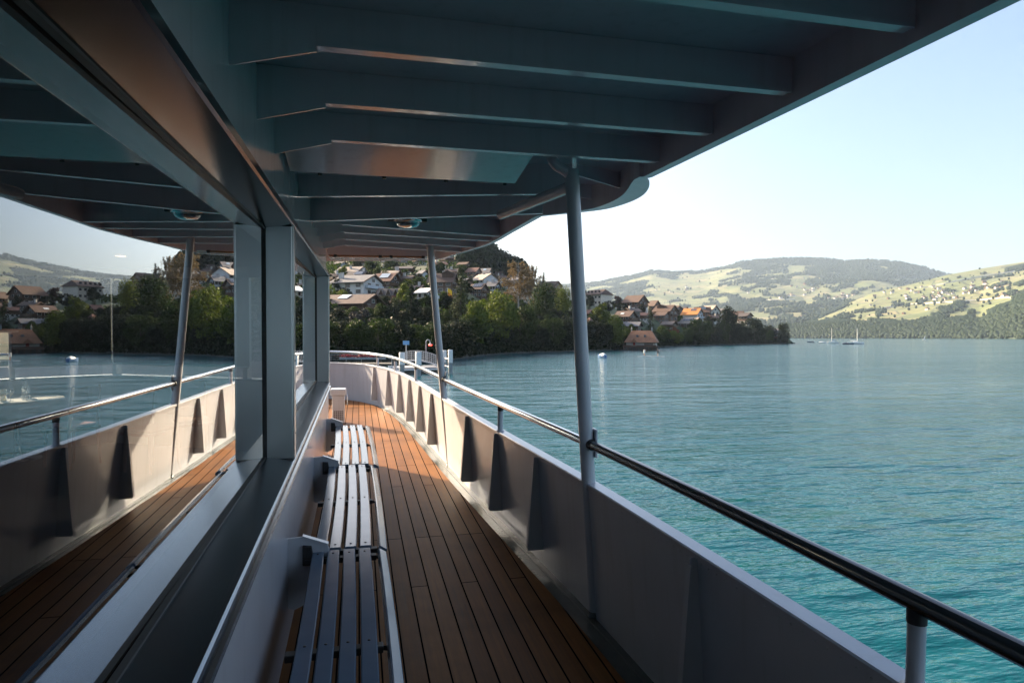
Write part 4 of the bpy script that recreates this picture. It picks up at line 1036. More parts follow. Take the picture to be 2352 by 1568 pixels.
H('chalet', 'pale grey chalet with its broad gable facing the lake', 1078, 1150, 630, 646, 662, 'w_blue', 'r_tan', psi=-52, L_=.70, chim=((-.2,-.1,.9,'chim'),), gable=-1)
H('chalet', 'low chalet with a dark blue solar roof behind the bright leafy trees', 1074, 1124, 653, 667, 684, 'w_timber', 'r_brown', extra=sr('solar_panel', -.5, .7, .08, .62, 'solar'))
H('chalet', 'grey-roofed chalet with two thin chimneys next to the solar roof', 1114, 1152, 648, 660, 680, 'w_blue', 'r_grey', chim=((-.1,-.2,1.3,'chim'),(.1,-.2,1.3,'chim')))
H('chalet', 'tan-roofed house with a square skylight high on the slope', 1096, 1134, 617, 629, 642, 'w_blue', 'r_tan', extra=sr('skylight', -.25, .25, .15, .5, 'skylight', frame=False), psi=18)
H('chalet', 'brown chalet with an orange-lit roof left of the tan-roofed house', 1068, 1108, 616, 627, 642, 'w_brown', 'r_red')
H('chalet', 'small dark chalet topmost under the canopy edge', 1044, 1074, 588, 596, 606, 'w_timber', 'r_red', psi=35)
H('chalet', 'dark chalet with a red-brown roof below the wooded hilltop', 1070, 1106, 594, 603, 613, 'w_timber', 'r_red')
H('chalet', 'long low chalet in front of the topmost ones under the wooded hill', 1048, 1084, 603, 610, 619, 'w_brown', 'r_brown')
H('chalet', 'small brown-roofed house left of the birch', 1134, 1160, 624, 633, 644, 'w_cream', 'r_brown')
H('apartment_house', 'pale four-square house screened by the yellow birch', 1164, 1234, 632, 646, 690, 'w_cream', 'r_grey', wins=(4,3), gwins=(3,3), psi=20, hip=.25)
H('chalet', 'dark brown chalet on the skyline beside the ridge spruces', 1230, 1294, 644, 656, 674, 'w_brown', 'r_brown', chim=((-.75,-.2,1.3,'chim'),))
H('chalet', 'small chalet on the upper meadow at the far left', 766, 800, 602, 608, 615, 'w_blue', 'r_dark', psi=-40, gable=-1)
H('apartment_house', 'white balconied house high up under the canopy edge', 874, 904, 598, 604, 617, 'w_white', 'r_grey', psi=10, wins=(4,2))
H('chalet', 'pale gabled house just left of the farther pillar, high up', 958, 986, 622, 631, 644, 'w_blue', 'r_grey', psi=-45, gable=-1)
H('chalet', 'long dark roof with white walls above the twin-chimney chalet', 902, 958, 613, 620, 632, 'w_timber', 'r_dark', base='w_white', psi=10)
# right of the near pillar
H('hotel', 'three-storey cream hotel with a hipped brown roof on the knoll', 1338, 1408, 661, 673, 699, 'w_cream', 'r_brown', wins=(5,3), gwins=(3,3), hip=.22, psi=-38, gable=-1, L_=.8, cat='hotel')
H('chalet', 'big dark chalet with white ground floor on the knoll, left of its twin', 1428, 1491, 679, 696, 715, 'w_timber', 'r_brown', base='w_white', psi=34)
H('chalet', 'dark chalet close behind the big chalet on the knoll', 1486, 1518, 681, 694, 710, 'w_timber', 'r_brown', psi=40)
H('chalet', 'lone dark chalet with a rooflight on the slope above the boathouse', 1408, 1466, 715, 729, 746, 'w_timber', 'r_brown', extra=sr('skylight', -.3, .1, .4, .62, 'skylight', frame=False))
H('chalet', 'red-roofed house peeping out right of the near pillar', 1336, 1364, 713, 722, 736, 'w_cream', 'r_red')
H('garden_pavilion', 'little white pavilion with a pointed brown roof right of the near pillar', 1345, 1363, 731, 740, 756, 'w_white', 'r_red', balcony=False, wins=(1,1), gwins=(1,1), hip=.8)
H('chalet', 'low grey-roofed building directly behind the boathouse', 1424, 1480, 741, 751, 764, 'w_brown', 'r_grey', balcony=False, psi=14)
H('chalet', 'long flat-pitched dark roof behind the stacked brown chalets', 1514, 1556, 690, 697, 710, 'w_timber', 'r_dark', psi=10)
H('chalet', 'brown chalet with a tall pale chimney above the dormered chalet', 1508, 1572, 696, 706, 722, 'w_timber', 'r_brown', chim=((.05,-.2,2.2,'chim'),))
H('chalet', 'brown chalet half hidden behind the chimneyed one', 1550, 1584, 693, 701, 718, 'w_brown', 'r_dark')
H('chalet', 'brown chalet with an arched dormer left of the orange roof', 1497, 1560, 702, 717, 740, 'w_brown', 'r_brown', extra=dormer(-.25,.5,5,2.0))
H('chalet', 'low brown annexe in front of the dormered chalet', 1502, 1540, 717, 727, 742, 'w_brown', 'r_brown', balcony=False)
H('orange_roof_house', 'white house with a vivid orange roof carrying dark solar panels', 1562, 1619, 709, 724, 742, 'w_white', 'r_orange', extra=sr('solar_panel', -.05, .55, .14, .42, 'solar'), psi=24, wins=(4,1))
H('house', 'cream house with a pale tan roof right of the orange one', 1607, 1655, 702, 718, 734, 'w_cream', 'r_tan', psi=42)
H('chalet', 'grey-blue house attached behind the cream house', 1642, 1666, 702, 713, 730, 'w_blue', 'r_grey', psi=30)
H('chalet', 'brown-roofed chalet with a square dormer above the orange roof', 1588, 1638, 691, 704, 718, 'w_brown', 'r_brown', extra=dormer(.1,.4,4,2.2,'r_dark','w_blue'), psi=6)
H('chalet', 'brown-roofed house on the point beside the round treetop', 1662, 1714, 707, 718, 730, 'w_brown', 'r_brown', psi=8)
H('chalet', 'dark chalet with white base nearest the tip of the point', 1692, 1730, 719, 727, 745, 'w_timber', 'r_dark', base='w_white', psi=32)
H('chalet', 'grey-brown roof with solar strip in front of the orange roof', 1550, 1616, 730, 744, 756, 'w_timber', 'r_tan', extra=sr('solar_panel', -.4, .6, .3, .6, 'solar'), psi=26)
H('chalet', 'low dark house left of the grey-brown solar roof', 1516, 1558, 739, 747, 758, 'w_timber', 'r_dark')
H('boat_shed', 'low dark shed among the trees at the tip of the point', 1756, 1792, 755, 761, 776, 'w_timber', 'r_grey', balcony=False, psi=4)

# ---- further chalets filling the rows
rh = random.Random(12)
for u, v, wpx, zone in ((775,652,44,0),(812,668,40,0),(905,668,46,0),(938,656,44,0),(958,676,40,0),(836,612,36,1),(924,606,34,1),(965,608,36,1),(1010,622,42,1),(1028,606,36,1),(1040,640,44,1),(1066,660,40,2),(1112,652,38,2),(1128,668,36,2),(1150,650,36,2),(1172,664,40,2),(1090,606,34,1),(1012,650,40,1),
                         (1452,730,44,3),(1480,738,40,3),(1512,728,40,3),(1536,716,42,3),(1640,742,36,4),(1668,738,36,4),(1586,726,40,4),(1545,708,40,3),(1690,732,34,4)):
    hpx = wpx*.48; H('chalet', ('dark chalet in the crowded rows around the white house','dark chalet in the upper rows beneath the canopy edge','dark chalet crowded behind the leafy bank trees','dark chalet packed between the boathouse and the knoll','dark chalet packed around the orange roof on the point')[zone],
        u-wpx/2, u+wpx/2, v-hpx, v-hpx*.62, v, rh.choice(('w_timber','w_timber','w_brown','w_cream')), rh.choice(('r_brown','r_dark','r_brown','r_grey','r_red')), psi=rh.uniform(12,42), gable=rh.choice((1,1,-1)), chim=((rh.uniform(-.6,.6),-.2,1.4,'chim'),), base=rh.choice((None,'w_white')))

# ---- boathouse on the water
D = 233.0; az = YAW + math.atan((1474-CX)/FPX)
BH = land_thing('boathouse', wp(1474, D, 0), -az - R(6), 'boathouse with steep orange-brown tiled roof and white walls over the water', 'boathouse')
k = D/FPX; hw = 37*k; zt = zrow(759, D); ze = zrow(784.5, D); zd = zrow(795, D)
mb = MB(); mb.box((-hw*.88,-3.2,zd),(hw*.88,3.6,ze+.3)); mb.build('wall', M['w_white'], BH)
mb = MB(); ri = hw*.62
mb.add([(-hw,-4.4,ze-.25),(hw,-4.4,ze-.25),(ri,0,zt),(-ri,0,zt),(-hw,4.6,ze-.25),(hw,4.6,ze-.25)], [(0,1,2,3),(3,2,5,4),(1,5,2),(0,3,4)])
mb.add([(-hw,-4.4,ze-.45),(hw,-4.4,ze-.45),(hw,4.6,ze-.45),(-hw,4.6,ze-.45)], [(0,3,2,1)])
rf = mb.build('roof', roofmat('boathouse_tiles', (.24,.105,.055), (.36,.17,.085), 2.6), BH)
for s in (-1,1):
    mb = MB(); mb.lathe([(.22,-.2),(.18,.5),(.32,.6),(.12,.9),(.03,1.5)], (s*ri,0,zt), 8); mb.build('finial', M['rail_grey'], rf)
    mb = MB(); x = s*1.3; mb.box((x-.35,-2.6,zt-2.3),(x+.35,-1.4,zt-1.55)); mb.build('roof_window', M['r_grey'], rf)
mb = MB(); mb.prism([(-3.4,-4.7,ze-.1),(-1.0,-4.7,ze-.1),(-2.2,-4.7,ze+1.2)], (0,2.6,0)); mb.build('porch_gable', bpy.data.materials['boathouse_tiles'], rf)
mb = MB(); mb.box((-2.7,-3.3,zd),(-1.9,-3.15,zd+1.5)); mb.build('door', M['red'], BH)
mb = MB(); mb.box((1.2,-3.28,zd+.35),(4.2,-3.15,zd+1.0)); mb.build('window', M['win'], BH)
mb = MB(); mb.bbox((-hw*1.02,-6.6,zd-.35),(hw*1.08,-3.0,zd), .05)
for x in np.linspace(-hw*.95, hw*1.0, 9): mb.tube([(x,-6.2,-1.5),(x,-6.2,zd-.3)], .16, 8)
mb.box((-hw*.98,-6.55,zd),(hw*1.0,-6.45,zd+.55)); mb.build('landing_stage', M['w_timber'], BH)
mb = MB(); mb.box((-hw*.9,-5.9,-1.0),(hw*1.0,-3.2,zd-.36)); mb.build('under_dock', M['stone'], BH)
mb = MB(); mb.lathe([(.001,.5),(.5,.42),(.8,.2),(.85,0)], (0,0,0), 14); 
o = mb.build('covered_dinghy', M['boat_blue']); o.matrix_world = Matrix.Translation(wp(1463, D-5.2, zd)) @ Matrix.Rotation(-az, 4, 'Z') @ Matrix.Diagonal((1.7,.8,.9,1)); tag(o, 'blue covered dinghy on the boathouse landing stage', 'dinghy')
# ================================================================== TREES OF THE NEAR SHORE
rt = random.Random(3)
def tr(kind, u, vt, vb, w, leaf, label, name=None, **kw):
    return tree(kind, u, vt, vb, w, leaf, name or {'spruce':'spruce_tree','cedar':'cedar_tree','birch':'birch_tree','bush':'garden_shrub'}.get(kind,'broadleaf_tree'), label, 'shrub' if kind == 'bush' else 'tree', rnd=rt, **kw)
tr('cedar', 1058, 616, 752, 88, 'needle_olive', 'tall olive cedar with layered boughs right of the farther pillar')
tr('spruce', 945, 654, 740, 46, 'needle', 'dark spruce in front of the zigzag-gabled house')
tr('spruce', 907, 690, 738, 30, 'needle_olive', 'slender conifer before the zigzag gables')
tr('round', 1098, 683, 800, 88, 'leaf_bright', 'bright green maple at the left of the leafy pair on the bank')
tr('broad', 1147, 666, 795, 96, 'leaf_bright', 'tallest bright green maple between the cedar and the birch')
tr('broad', 1196, 702, 800, 90, 'leaf', 'green broadleaf tree standing under the birch')
tr('birch', 1191, 598, 712, 80, 'leaf_birch', 'tall yellow-brown birch with a pale trunk', bark='bark_white')
tr('birch', 1224, 606, 700, 44, 'leaf_birch', 'thin half-bare birch right of the big birch', bark='bark_white')
tr('spruce', 1249, 606, 652, 24, 'needle', 'pointed dark spruce on the skyline by the ridge chalet')
tr('spruce', 1268, 622, 656, 28, 'needle', 'shorter dark spruce right of the pointed skyline spruce')
tr('tall', 1252, 648, 738, 66, 'leaf', 'olive-green tall tree left of the yellow-green one')
tr('tall', 1294, 658, 732, 40, 'leaf_bright', 'bright yellow-green tree just left of the near pillar')
tr('round', 1384, 694, 748, 48, 'leaf_bright', 'light green round tree behind the flagpole')
tr('round', 1417, 667, 699, 28, 'leaf_purple', 'dark copper round tree beside the hotel')
tr('spruce', 1353, 682, 718, 13, 'needle', 'narrow dark cypress in front of the hotel')
tr('spruce', 1361, 650, 674, 14, 'needle', 'dark conifer poking up behind the hotel roof')
tr('round', 1351, 659, 675, 20, 'needle', 'low dark crown left of the conifer behind the hotel')
tr('tall', 1414, 730, 804, 46, 'leaf_bright', 'light green tree left of the boathouse')
tr('cedar', 1494, 715, 796, 56, 'needle_olive', 'spreading olive pine rising behind the boathouse')
tr('spruce', 1454, 669, 687, 8, 'needle', 'tiny pointed conifer behind the big dark chalet')
tr('round', 1546, 750, 785, 34, 'leaf_red', 'russet-red small tree right of the boathouse')
tr('round', 1549, 764, 796, 46, 'leaf_bright', 'yellow-green bushy tree under the russet one')
tr('broad', 1607, 740, 796, 68, 'leaf', 'big rounded green tree at the water under the orange-roofed house')
tr('broad', 1676, 710, 792, 62, 'leaf_shaded', 'tall dark tree mass on the point right of the cream house')
tr('round', 1665, 735, 788, 30, 'leaf', 'lit olive crown in front of the tall dark trees on the point')
tr('round', 1630, 725, 752, 30, 'leaf_shaded', 'dark round tree below the cream house')
tr('broad', 1733, 735, 791, 58, 'leaf_shaded', 'broad dark tree on the point below the white-based chalet')
tr('tall', 1800, 745, 790, 30, 'leaf_shaded', 'last tall dark tree at the tip of the point')
tr('round', 1768, 760, 789, 22, 'leaf', 'small olive tree before the dark shed on the point')
tr('bush', 1822, 777, 789, 14, 'leaf_shaded', 'low dark bush leaning over the water at the very tip', D=456)
tr('round', 1698, 695, 716, 24, 'leaf_birch', 'round olive-gold treetop above the brown roof on the point')
tr('spruce', 1580, 690, 710, 9, 'needle', 'small dark conifer beside the square-dormered chalet')
tr('bush', 828, 708, 775, 80, 'leaf_grey', 'large grey smoke bush below the brown-roofed chalet')
tr('round', 932, 640, 674, 38, 'leaf_bright', 'bright green tree between the solar-roofed chalet and the pillar')
tr('round', 964, 634, 672, 44, 'leaf', 'green round tree left of the farther pillar')
tr('bush', 1003, 610, 634, 40, 'leaf', 'dull green shrub above the broad brown chalet')
tr('round', 780, 640, 668, 24, 'leaf_bright', 'small bright tree at the left edge beside the cabin post')
tr('broad', 846, 598, 628, 34, 'leaf', 'pale green tree high up under the canopy edge')
tr('round', 1016, 668, 700, 26, 'leaf_bright', 'light green bush tree left of the orange flag')
tr('round', 1090, 604, 628, 34, 'leaf', 'green tree among the topmost chalets')
tr('round', 1062, 606, 632, 40, 'leaf', 'olive tree left of the orange-lit roof')
tr('bush', 926, 776, 812, 40, 'leaf_bright', 'sun-caught yellow-green shrub behind the blue sign')
tr('round', 1118, 655, 690, 30, 'leaf_bright', 'small bright tree by the solar roof')
tr('round', 1390, 740, 800, 46, 'leaf_shaded', 'dark tree at the water below the flagpole')
tr('round', 1448, 742, 790, 34, 'leaf', 'green tree tucked against the boathouse roof')
tr('broad', 1520, 752, 795, 48, 'leaf', 'green tree right behind the boathouse')
tr('round', 1578, 752, 790, 40, 'leaf', 'mid-green tree between the russet tree and the big rounded one')
tr('round', 1642, 752, 792, 40, 'leaf_shaded', 'dark tree at the water right of the big rounded one')
tr('round', 1705, 752, 791, 40, 'leaf_shaded', 'dark tree at the quay in the middle of the point')
tr('round', 1768, 746, 778, 34, 'leaf_shaded', 'dark tree behind the small olive one on the point')
tr('round', 1532, 700, 728, 26, 'leaf', 'garden tree between the brown chalets')
tr('bush', 1470, 706, 724, 34, 'leaf_shaded', 'dark hedge-like shrub below the big chalet on the knoll')
tr('bush', 1395, 690, 712, 40, 'leaf_shaded', 'dark shrub on the lawn below the hotel')
tr('bush', 1560, 722, 746, 26, 'leaf_bright', 'bright shrub beside the orange-roofed house')
tr('bush', 1428, 696, 716, 38, 'leaf_shaded', 'dark shrub on the slope left of the big chalet')
# the dark wood along the quay
names = [('leaf_shaded','broad'),('leaf_shaded','round'),('leaf','broad'),('leaf_shaded','tall')]
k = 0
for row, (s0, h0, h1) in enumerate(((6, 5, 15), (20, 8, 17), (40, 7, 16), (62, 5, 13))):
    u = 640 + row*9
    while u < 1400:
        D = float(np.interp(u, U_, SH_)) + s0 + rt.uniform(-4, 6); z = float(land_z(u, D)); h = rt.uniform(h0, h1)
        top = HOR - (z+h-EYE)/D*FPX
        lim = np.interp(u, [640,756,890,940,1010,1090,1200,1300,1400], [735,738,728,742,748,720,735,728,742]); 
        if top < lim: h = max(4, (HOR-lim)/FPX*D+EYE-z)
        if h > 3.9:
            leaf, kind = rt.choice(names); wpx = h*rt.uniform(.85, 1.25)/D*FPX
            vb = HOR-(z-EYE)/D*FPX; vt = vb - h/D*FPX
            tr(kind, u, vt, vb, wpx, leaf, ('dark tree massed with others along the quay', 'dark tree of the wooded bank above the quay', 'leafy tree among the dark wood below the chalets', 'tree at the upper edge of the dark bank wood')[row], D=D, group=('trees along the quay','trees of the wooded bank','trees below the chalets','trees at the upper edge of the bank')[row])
        u += rt.uniform(22, 36)*150/D
# garden trees between the chalets
for i in range(58):
    u = rt.uniform(700, 1720); v = rt.uniform(612, 735)
    lim = np.interp(u, [700,1080,1180,1260,1350,1480,1640,1720], [612,612,632,655,695,705,722,736])
    if v < lim: v = lim + rt.uniform(0, 20)
    D, z = on_land(u, v); h = rt.uniform(3.5, 7.5); vt = v - h/D*FPX
    tr(rt.choice(('round','round','bush','broad')), u, vt, v, h*rt.uniform(.8,1.1)/D*FPX, rt.choice(('leaf','leaf_shaded','leaf_shaded','leaf_bright')), 'small garden tree between the hillside chalets', name='garden_tree', group='garden trees between the chalets')
# undergrowth on the bank and wood on the hilltop
rng = np.random.default_rng(9); n = 60000
u = rng.uniform(560, 1810, n); s = -.6 + rng.random(n)**1.8*np.interp(u, [560,1400,1500,1810], [70,70,22,14]); D = np.interp(u, U_, SH_)+s
z = np.maximum(land_z(u, D), .6) + rng.random(n)**2*2.2*(.4+fbm(u*.05, s*.1, 8)); az = YAW+np.arctan((u-CX)/FPX); r = D/np.cos(az-YAW)
V, F = leaf_quads(np.stack([r*np.sin(az), r*np.cos(az), z], -1), rng.normal(size=(n,3))+np.array([0,0,.8]), .75, rng)
tag(link('undergrowth', np_mesh('undergrowth', V, F, M['leaf_shaded'])), 'dark undergrowth and ivy covering the shady bank', 'undergrowth', kind='stuff')
n = 36000; u = rng.uniform(560, 1345, n); s = rng.uniform(45, 420, n); D = np.interp(u, U_, SH_)+s; z0 = land_z(u, D)
keep = fbm(u*.035, s*.05, 77, 3) > .47; u, D, z0 = u[keep], D[keep], z0[keep]; n = len(u)
az = YAW+np.arctan((u-CX)/FPX); r = D/np.cos(az-YAW)
V, F = leaf_quads(np.stack([r*np.sin(az), r*np.cos(az), z0+rng.random(n)**1.5*2.4], -1), rng.normal(size=(n,3))+np.array([0,0,.8]), 1.1, rng)
tag(link('hillside_shrubbery', np_mesh('hillside_shrubbery', V, F, M['leaf'])), 'shrubs and hedges filling the gardens of the hillside', 'shrubbery', kind='stuff')
nt = 620; C = []; Nn = []
for _try in range(60000):
    if nt <= 0: break
    u = rng.uniform(1062, 1205); D = rng.uniform(360, 720); z = float(land_z(u, D))
    base = HOR-(z-EYE)/D*FPX
    if base > np.interp(u, [1040,1085,1110,1150,1175,1205],[612,618,622,640,652,668]): continue
    nt -= 1; h = rng.uniform(11, 19); p = wp(u, D, z); m_ = 190
    d = rng.normal(size=(m_,3)); d /= np.linalg.norm(d, axis=1, keepdims=True); C.append(np.array(p)+np.array([0,0,h*.55])+d*np.array([h*.30,h*.30,h*.5])*rng.uniform(.7,1.1,(m_,1))); Nn.append(d)
V, F = leaf_quads(np.concatenate(C), np.concatenate(Nn)+rng.normal(size=(len(C)*190,3))*.4, 2.0, rng)
tag(link('hilltop_wood', np_mesh('hilltop_wood', V, F, M['needle'])), 'dark wood crowning the hill behind the village', 'wood', kind='stuff')
# ================================================================== LANDING STAGE, BOATS, PEOPLE
def pile(u, D, vt, w, label, two=True):
    p = wp(u, D, 0); zt = zrow(vt, D); r = w/2/FPX*D; zm = zt*.45
    T = land_thing('mooring_pile', p, 0, label, 'mooring pile', 'mooring piles of the landing stage')
    mb = MB(); mb.lathe([(.001,zt),(r*.92,zt),(r,zt-.06),(r,zm)], (0,0,0), 18); mb.build('white_sleeve', M['pile_white'], T)
    mb = MB(); mb.lathe([(r*.86,zm+.02),(r*.86,-2)], (0,0,0), 18); mb.build('steel_shaft', M['pile_grey'], T)
    mb = MB(); mb.lathe([(r*1.02,zm+.04),(r*1.02,zm-.05)], (0,0,0), 18); mb.build('band', M['pile_grey'], T)
pile(923, 80, 809, 13, 'thick white mooring pile left of the gangway')
pile(961, 78, 808, 14, 'thick white mooring pile in front of the gangway railing')
pile(1021, 86, 804, 9, 'slim white pile just right of the farther pillar')
pile(1034.5, 83, 803, 11, 'outermost white pile standing alone in the water')
pile(896, 82, 840, 10, 'short low pile beside the stage, nearest the rail post')
mb = MB(); a, b = wp(1022,86,1.9), wp(1033,83,1.9); mb.tube([a,b], .10, 8); a, b = wp(1022,86,.9), wp(1033,83,.9); mb.tube([a,b], .10, 8)
tag(mb.build('fender_beam', M['pile_white']), 'short white beams linking the two outer piles', 'beam')
# platform along the shore with railing
def rail_run(T, P, h, name='railing', rails=4, every=1.6):
    mb = MB()
    for a, b in zip(P[:-1], P[1:]):
        Lr = (b-a).length; n = max(1, int(Lr/every))
        for k in range(n+1):
            p = a.lerp(b, k/n); mb.tube([p, p+Vector((0,0,h))], .03, 6)
        for q in range(rails): 
            z = h*(q+1)/rails; mb.tube([a+Vector((0,0,z)), b+Vector((0,0,z))], .028 if q == rails-1 else .018, 6)
    return mb.build(name, M['rail_grey'], T)
LS = land_thing('landing_stage', (0,0,0), 0, 'grey landing stage with railings on the shore side', 'landing stage')
zd = 1.25
P = [wp(u, D, zd) for u, D in ((560,84),(760,88),(900,88))]; P2 = [wp(u, D, zd) for u, D in ((560,80),(760,84),(900,84))]
mb = MB()
for i in range(2): mb.prism([P2[i], P2[i+1], P[i+1], P[i]], (0,0,-.35))
for u in range(570, 900, 28): q = wp(u, 82+ (u-560)*.012, 0); mb.tube([Vector((q.x,q.y,-2)), Vector((q.x,q.y,zd-.3))], .18, 8)
mb.build('platform', M['stone'], LS)
rail_run(LS, [p+Vector((0,0,0)) for p in P2], 1.15)
for u in (800, 836, 866):
    mb = MB(); q = wp(u, 83.6+(u-760)*.0, zd); mb.box((-1.1,-.2,.55),(1.1,.2,.85), Matrix.Translation(q) @ Matrix.Rotation(-YAW+.2, 4, 'Z')); fb = mb.build('flower_box', M['pile_grey'])
    o = fb; 
    mb = MB(); 
    C = np.array(q)+np.array([0,0,1.0])+rng.normal(size=(130,3))*np.array([.5,.2,.12]); V, F = leaf_quads(C, rng.normal(size=(130,3)), .15, rng)
    fl = link('flowers', np_mesh('flowers', V, F, M['flower']), fb)
    tag(fb, {800:'leftmost flower box of red geraniums on the stage railing',836:'middle flower box of pink geraniums on the stage railing',866:'flower box of pink geraniums nearest the gangway'}[u], 'flower box', 'flower boxes on the railing')
# arched gangway with lattice rail and pontoon
GW = land_thing('gangway', (0,0,0), 0, 'arched gangway with lattice railing leading to the pontoon', 'gangway')
g = [wp(930+ (1004-930)*t, 88-2*t, 1.5+.35*math.sin(math.pi*t)-.5*t) for t in np.linspace(0,1,9)]
mb = MB()
for a, b in zip(g[:-1], g[1:]): mb.prism([a, b, b+Vector((.2,1.4,0)), a+Vector((.2,1.4,0))], (0,0,-.18))
mb.build('walkway', M['rail_grey'], GW); rail_run(GW, g, 1.2, 'lattice_railing', 5, .3); rail_run(GW, [p+Vector((.2,1.4,0)) for p in g], 1.2, 'lattice_railing', 5, .3)
PT = land_thing('pontoon', (0,0,0), 0, 'dark pontoon floating under the gangway behind the piles', 'pontoon')
mb = MB(); a = [wp(u, D, .75) for u, D in ((898,81.5),(1008,84),(1004,90),(902,88))]; mb.prism(a, (0,0,-1.6)); mb.build('hull', M['stone'], PT)
mb = MB(); mb.prism([p+Vector((0,0,.004)) for p in a], (0,0,.06)); mb.build('deck', M['rail_grey'], PT)
rail_run(PT, [a[0]+Vector((.1,.1,.06)), a[0].lerp(a[1], .28)+Vector((0,.1,.06))], 1.15, 'railing', 5, .5)
mb = MB(); mb.tube([a[0]+Vector((0,-.12,-.2)), a[1]+Vector((0,-.12,-.2))], .12, 8); mb.build('rubbing_strake', M['pile_white'], PT)
# street lamp with red shade, blue name sign, thin mast
q = wp(978.5, 90, 1.2); T = land_thing('lamp_post', q, -YAW, 'thin curved lamp post with a small red-lit shade by the gangway', 'lamp post')
zt = zrow(780, 90)-q.z; arc = [(0,0,0),(0,0,zt-.5),(.05,0,zt-.15),(.25,0,zt),(.48,0,zt-.12),(.58,0,zt-.42)]
mb = MB(); mb.tube(catmull(arc, 5), .055, 8); mb.build('post', M['rail_grey'], T)
mb = MB(); mb.lathe([(.06,zt-.40),(.10,zt-.55),(.30,zt-.68)], (.58,0,0), 14); mb.build('lamp_shade', M['rail_grey'], T)
mb = MB(); mb.lathe([(.27,zt-.68),(.22,zt-.80),(.001,zt-.86)], (.58,0,0), 14); mb.build('bulb', M['lamp_red'], T)
q = wp(933, 91, 1.3); T = land_thing('name_sign', q, -YAW, 'small plain blue sign on a pole behind the piles', 'sign')
mb = MB(); mb.tube([(0,0,0),(0,0,zrow(784,91)-q.z)], .07, 8); mb.build('pole', M['rail_grey'], T)
zt = zrow(787,91)-q.z; mb = MB(); mb.bbox((-.45,-.12,zt-.28),(.45,-.07,zt+.28), .02); mb.build('panel', M['sign_blue'], T)
q = wp(1038, 139, 1.4); T = land_thing('mast_sign', q, -YAW, 'slim dark pole with a little yellow plate on the quay', 'sign pole')
zt = zrow(758,139)-q.z; mb = MB(); mb.tube([(0,0,-.2),(0,0,zt)], .09, 8); mb.build('pole', M['pile_grey'], T)
mb = MB(); mb.bbox((-.3,-.15,zt*.5-.2),(.3,-.1,zt*.5+.2), .02); mb.build('plate', M['yellow'], T)

# ---- flags
def flag(u, vt, vb, label, m1, m2, swiss):
    D, z = on_land(u, vb); q = wp(u, D, z-.2); T = land_thing('flag_pole', q, -YAW-.2, label, 'flag'); h = zrow(vt, D)-q.z
    mb = MB(); mb.tube([(0,0,-.3),(0,0,h)], [.09,.05], 8); mb.lathe([(.001,h+.12),(.1,h+.04),(.001,h-.04)], (0,0,0), 10); mb.build('pole', M['pile_white'], T)
    s = 2.2 if swiss else 2.6; mb = MB(); secs = []
    for i in range(9):
        t = i/8; x = .08+t*s*.55; y = .18*math.sin(t*6); dz = -.9*t*t*s*.4; secs.append([(x,y,h-.15+dz),(x,y,h-.15-s*.5+dz),(x,y,h-.15-s+dz*1.1)])
    if swiss: mb.loft(secs, smooth=True); f = mb.build('cloth', M[m1], T)
    else:
        mb.loft([q_[:2] for q_ in secs], smooth=True); f = mb.build('cloth', M[m2], T); mb = MB(); mb.loft([q_[1:] for q_ in secs], smooth=True); mb.build('lower_cloth', M[m1], T)
    if swiss:
        mb = MB()
        for a, b, t0, t1 in ((.40,.60,2,6),(.22,.78,3,5)):
            for i in range(t0, t1):
                P = [Vector(secs[i][0]).lerp(Vector(secs[i][2]), a), Vector(secs[i+1][0]).lerp(Vector(secs[i+1][2]), a), Vector(secs[i+1][0]).lerp(Vector(secs[i+1][2]), b), Vector(secs[i][0]).lerp(Vector(secs[i][2]), b)]
                for dy in (-.02-(t0*.004), .02+(t0*.004)): mb.quad(*[p+Vector((0,dy,0)) for p in P])
        mb.build('cross', M['flag_white'], f)
flag(1377, 703, 738, 'white flagpole flying a red flag with a white cross', 'flag_red', 'flag_red', True)
flag(1028, 661, 708, 'thin pole with a limp yellow and orange flag left of the cedar', 'flag_orange', 'flag_yellow', False)

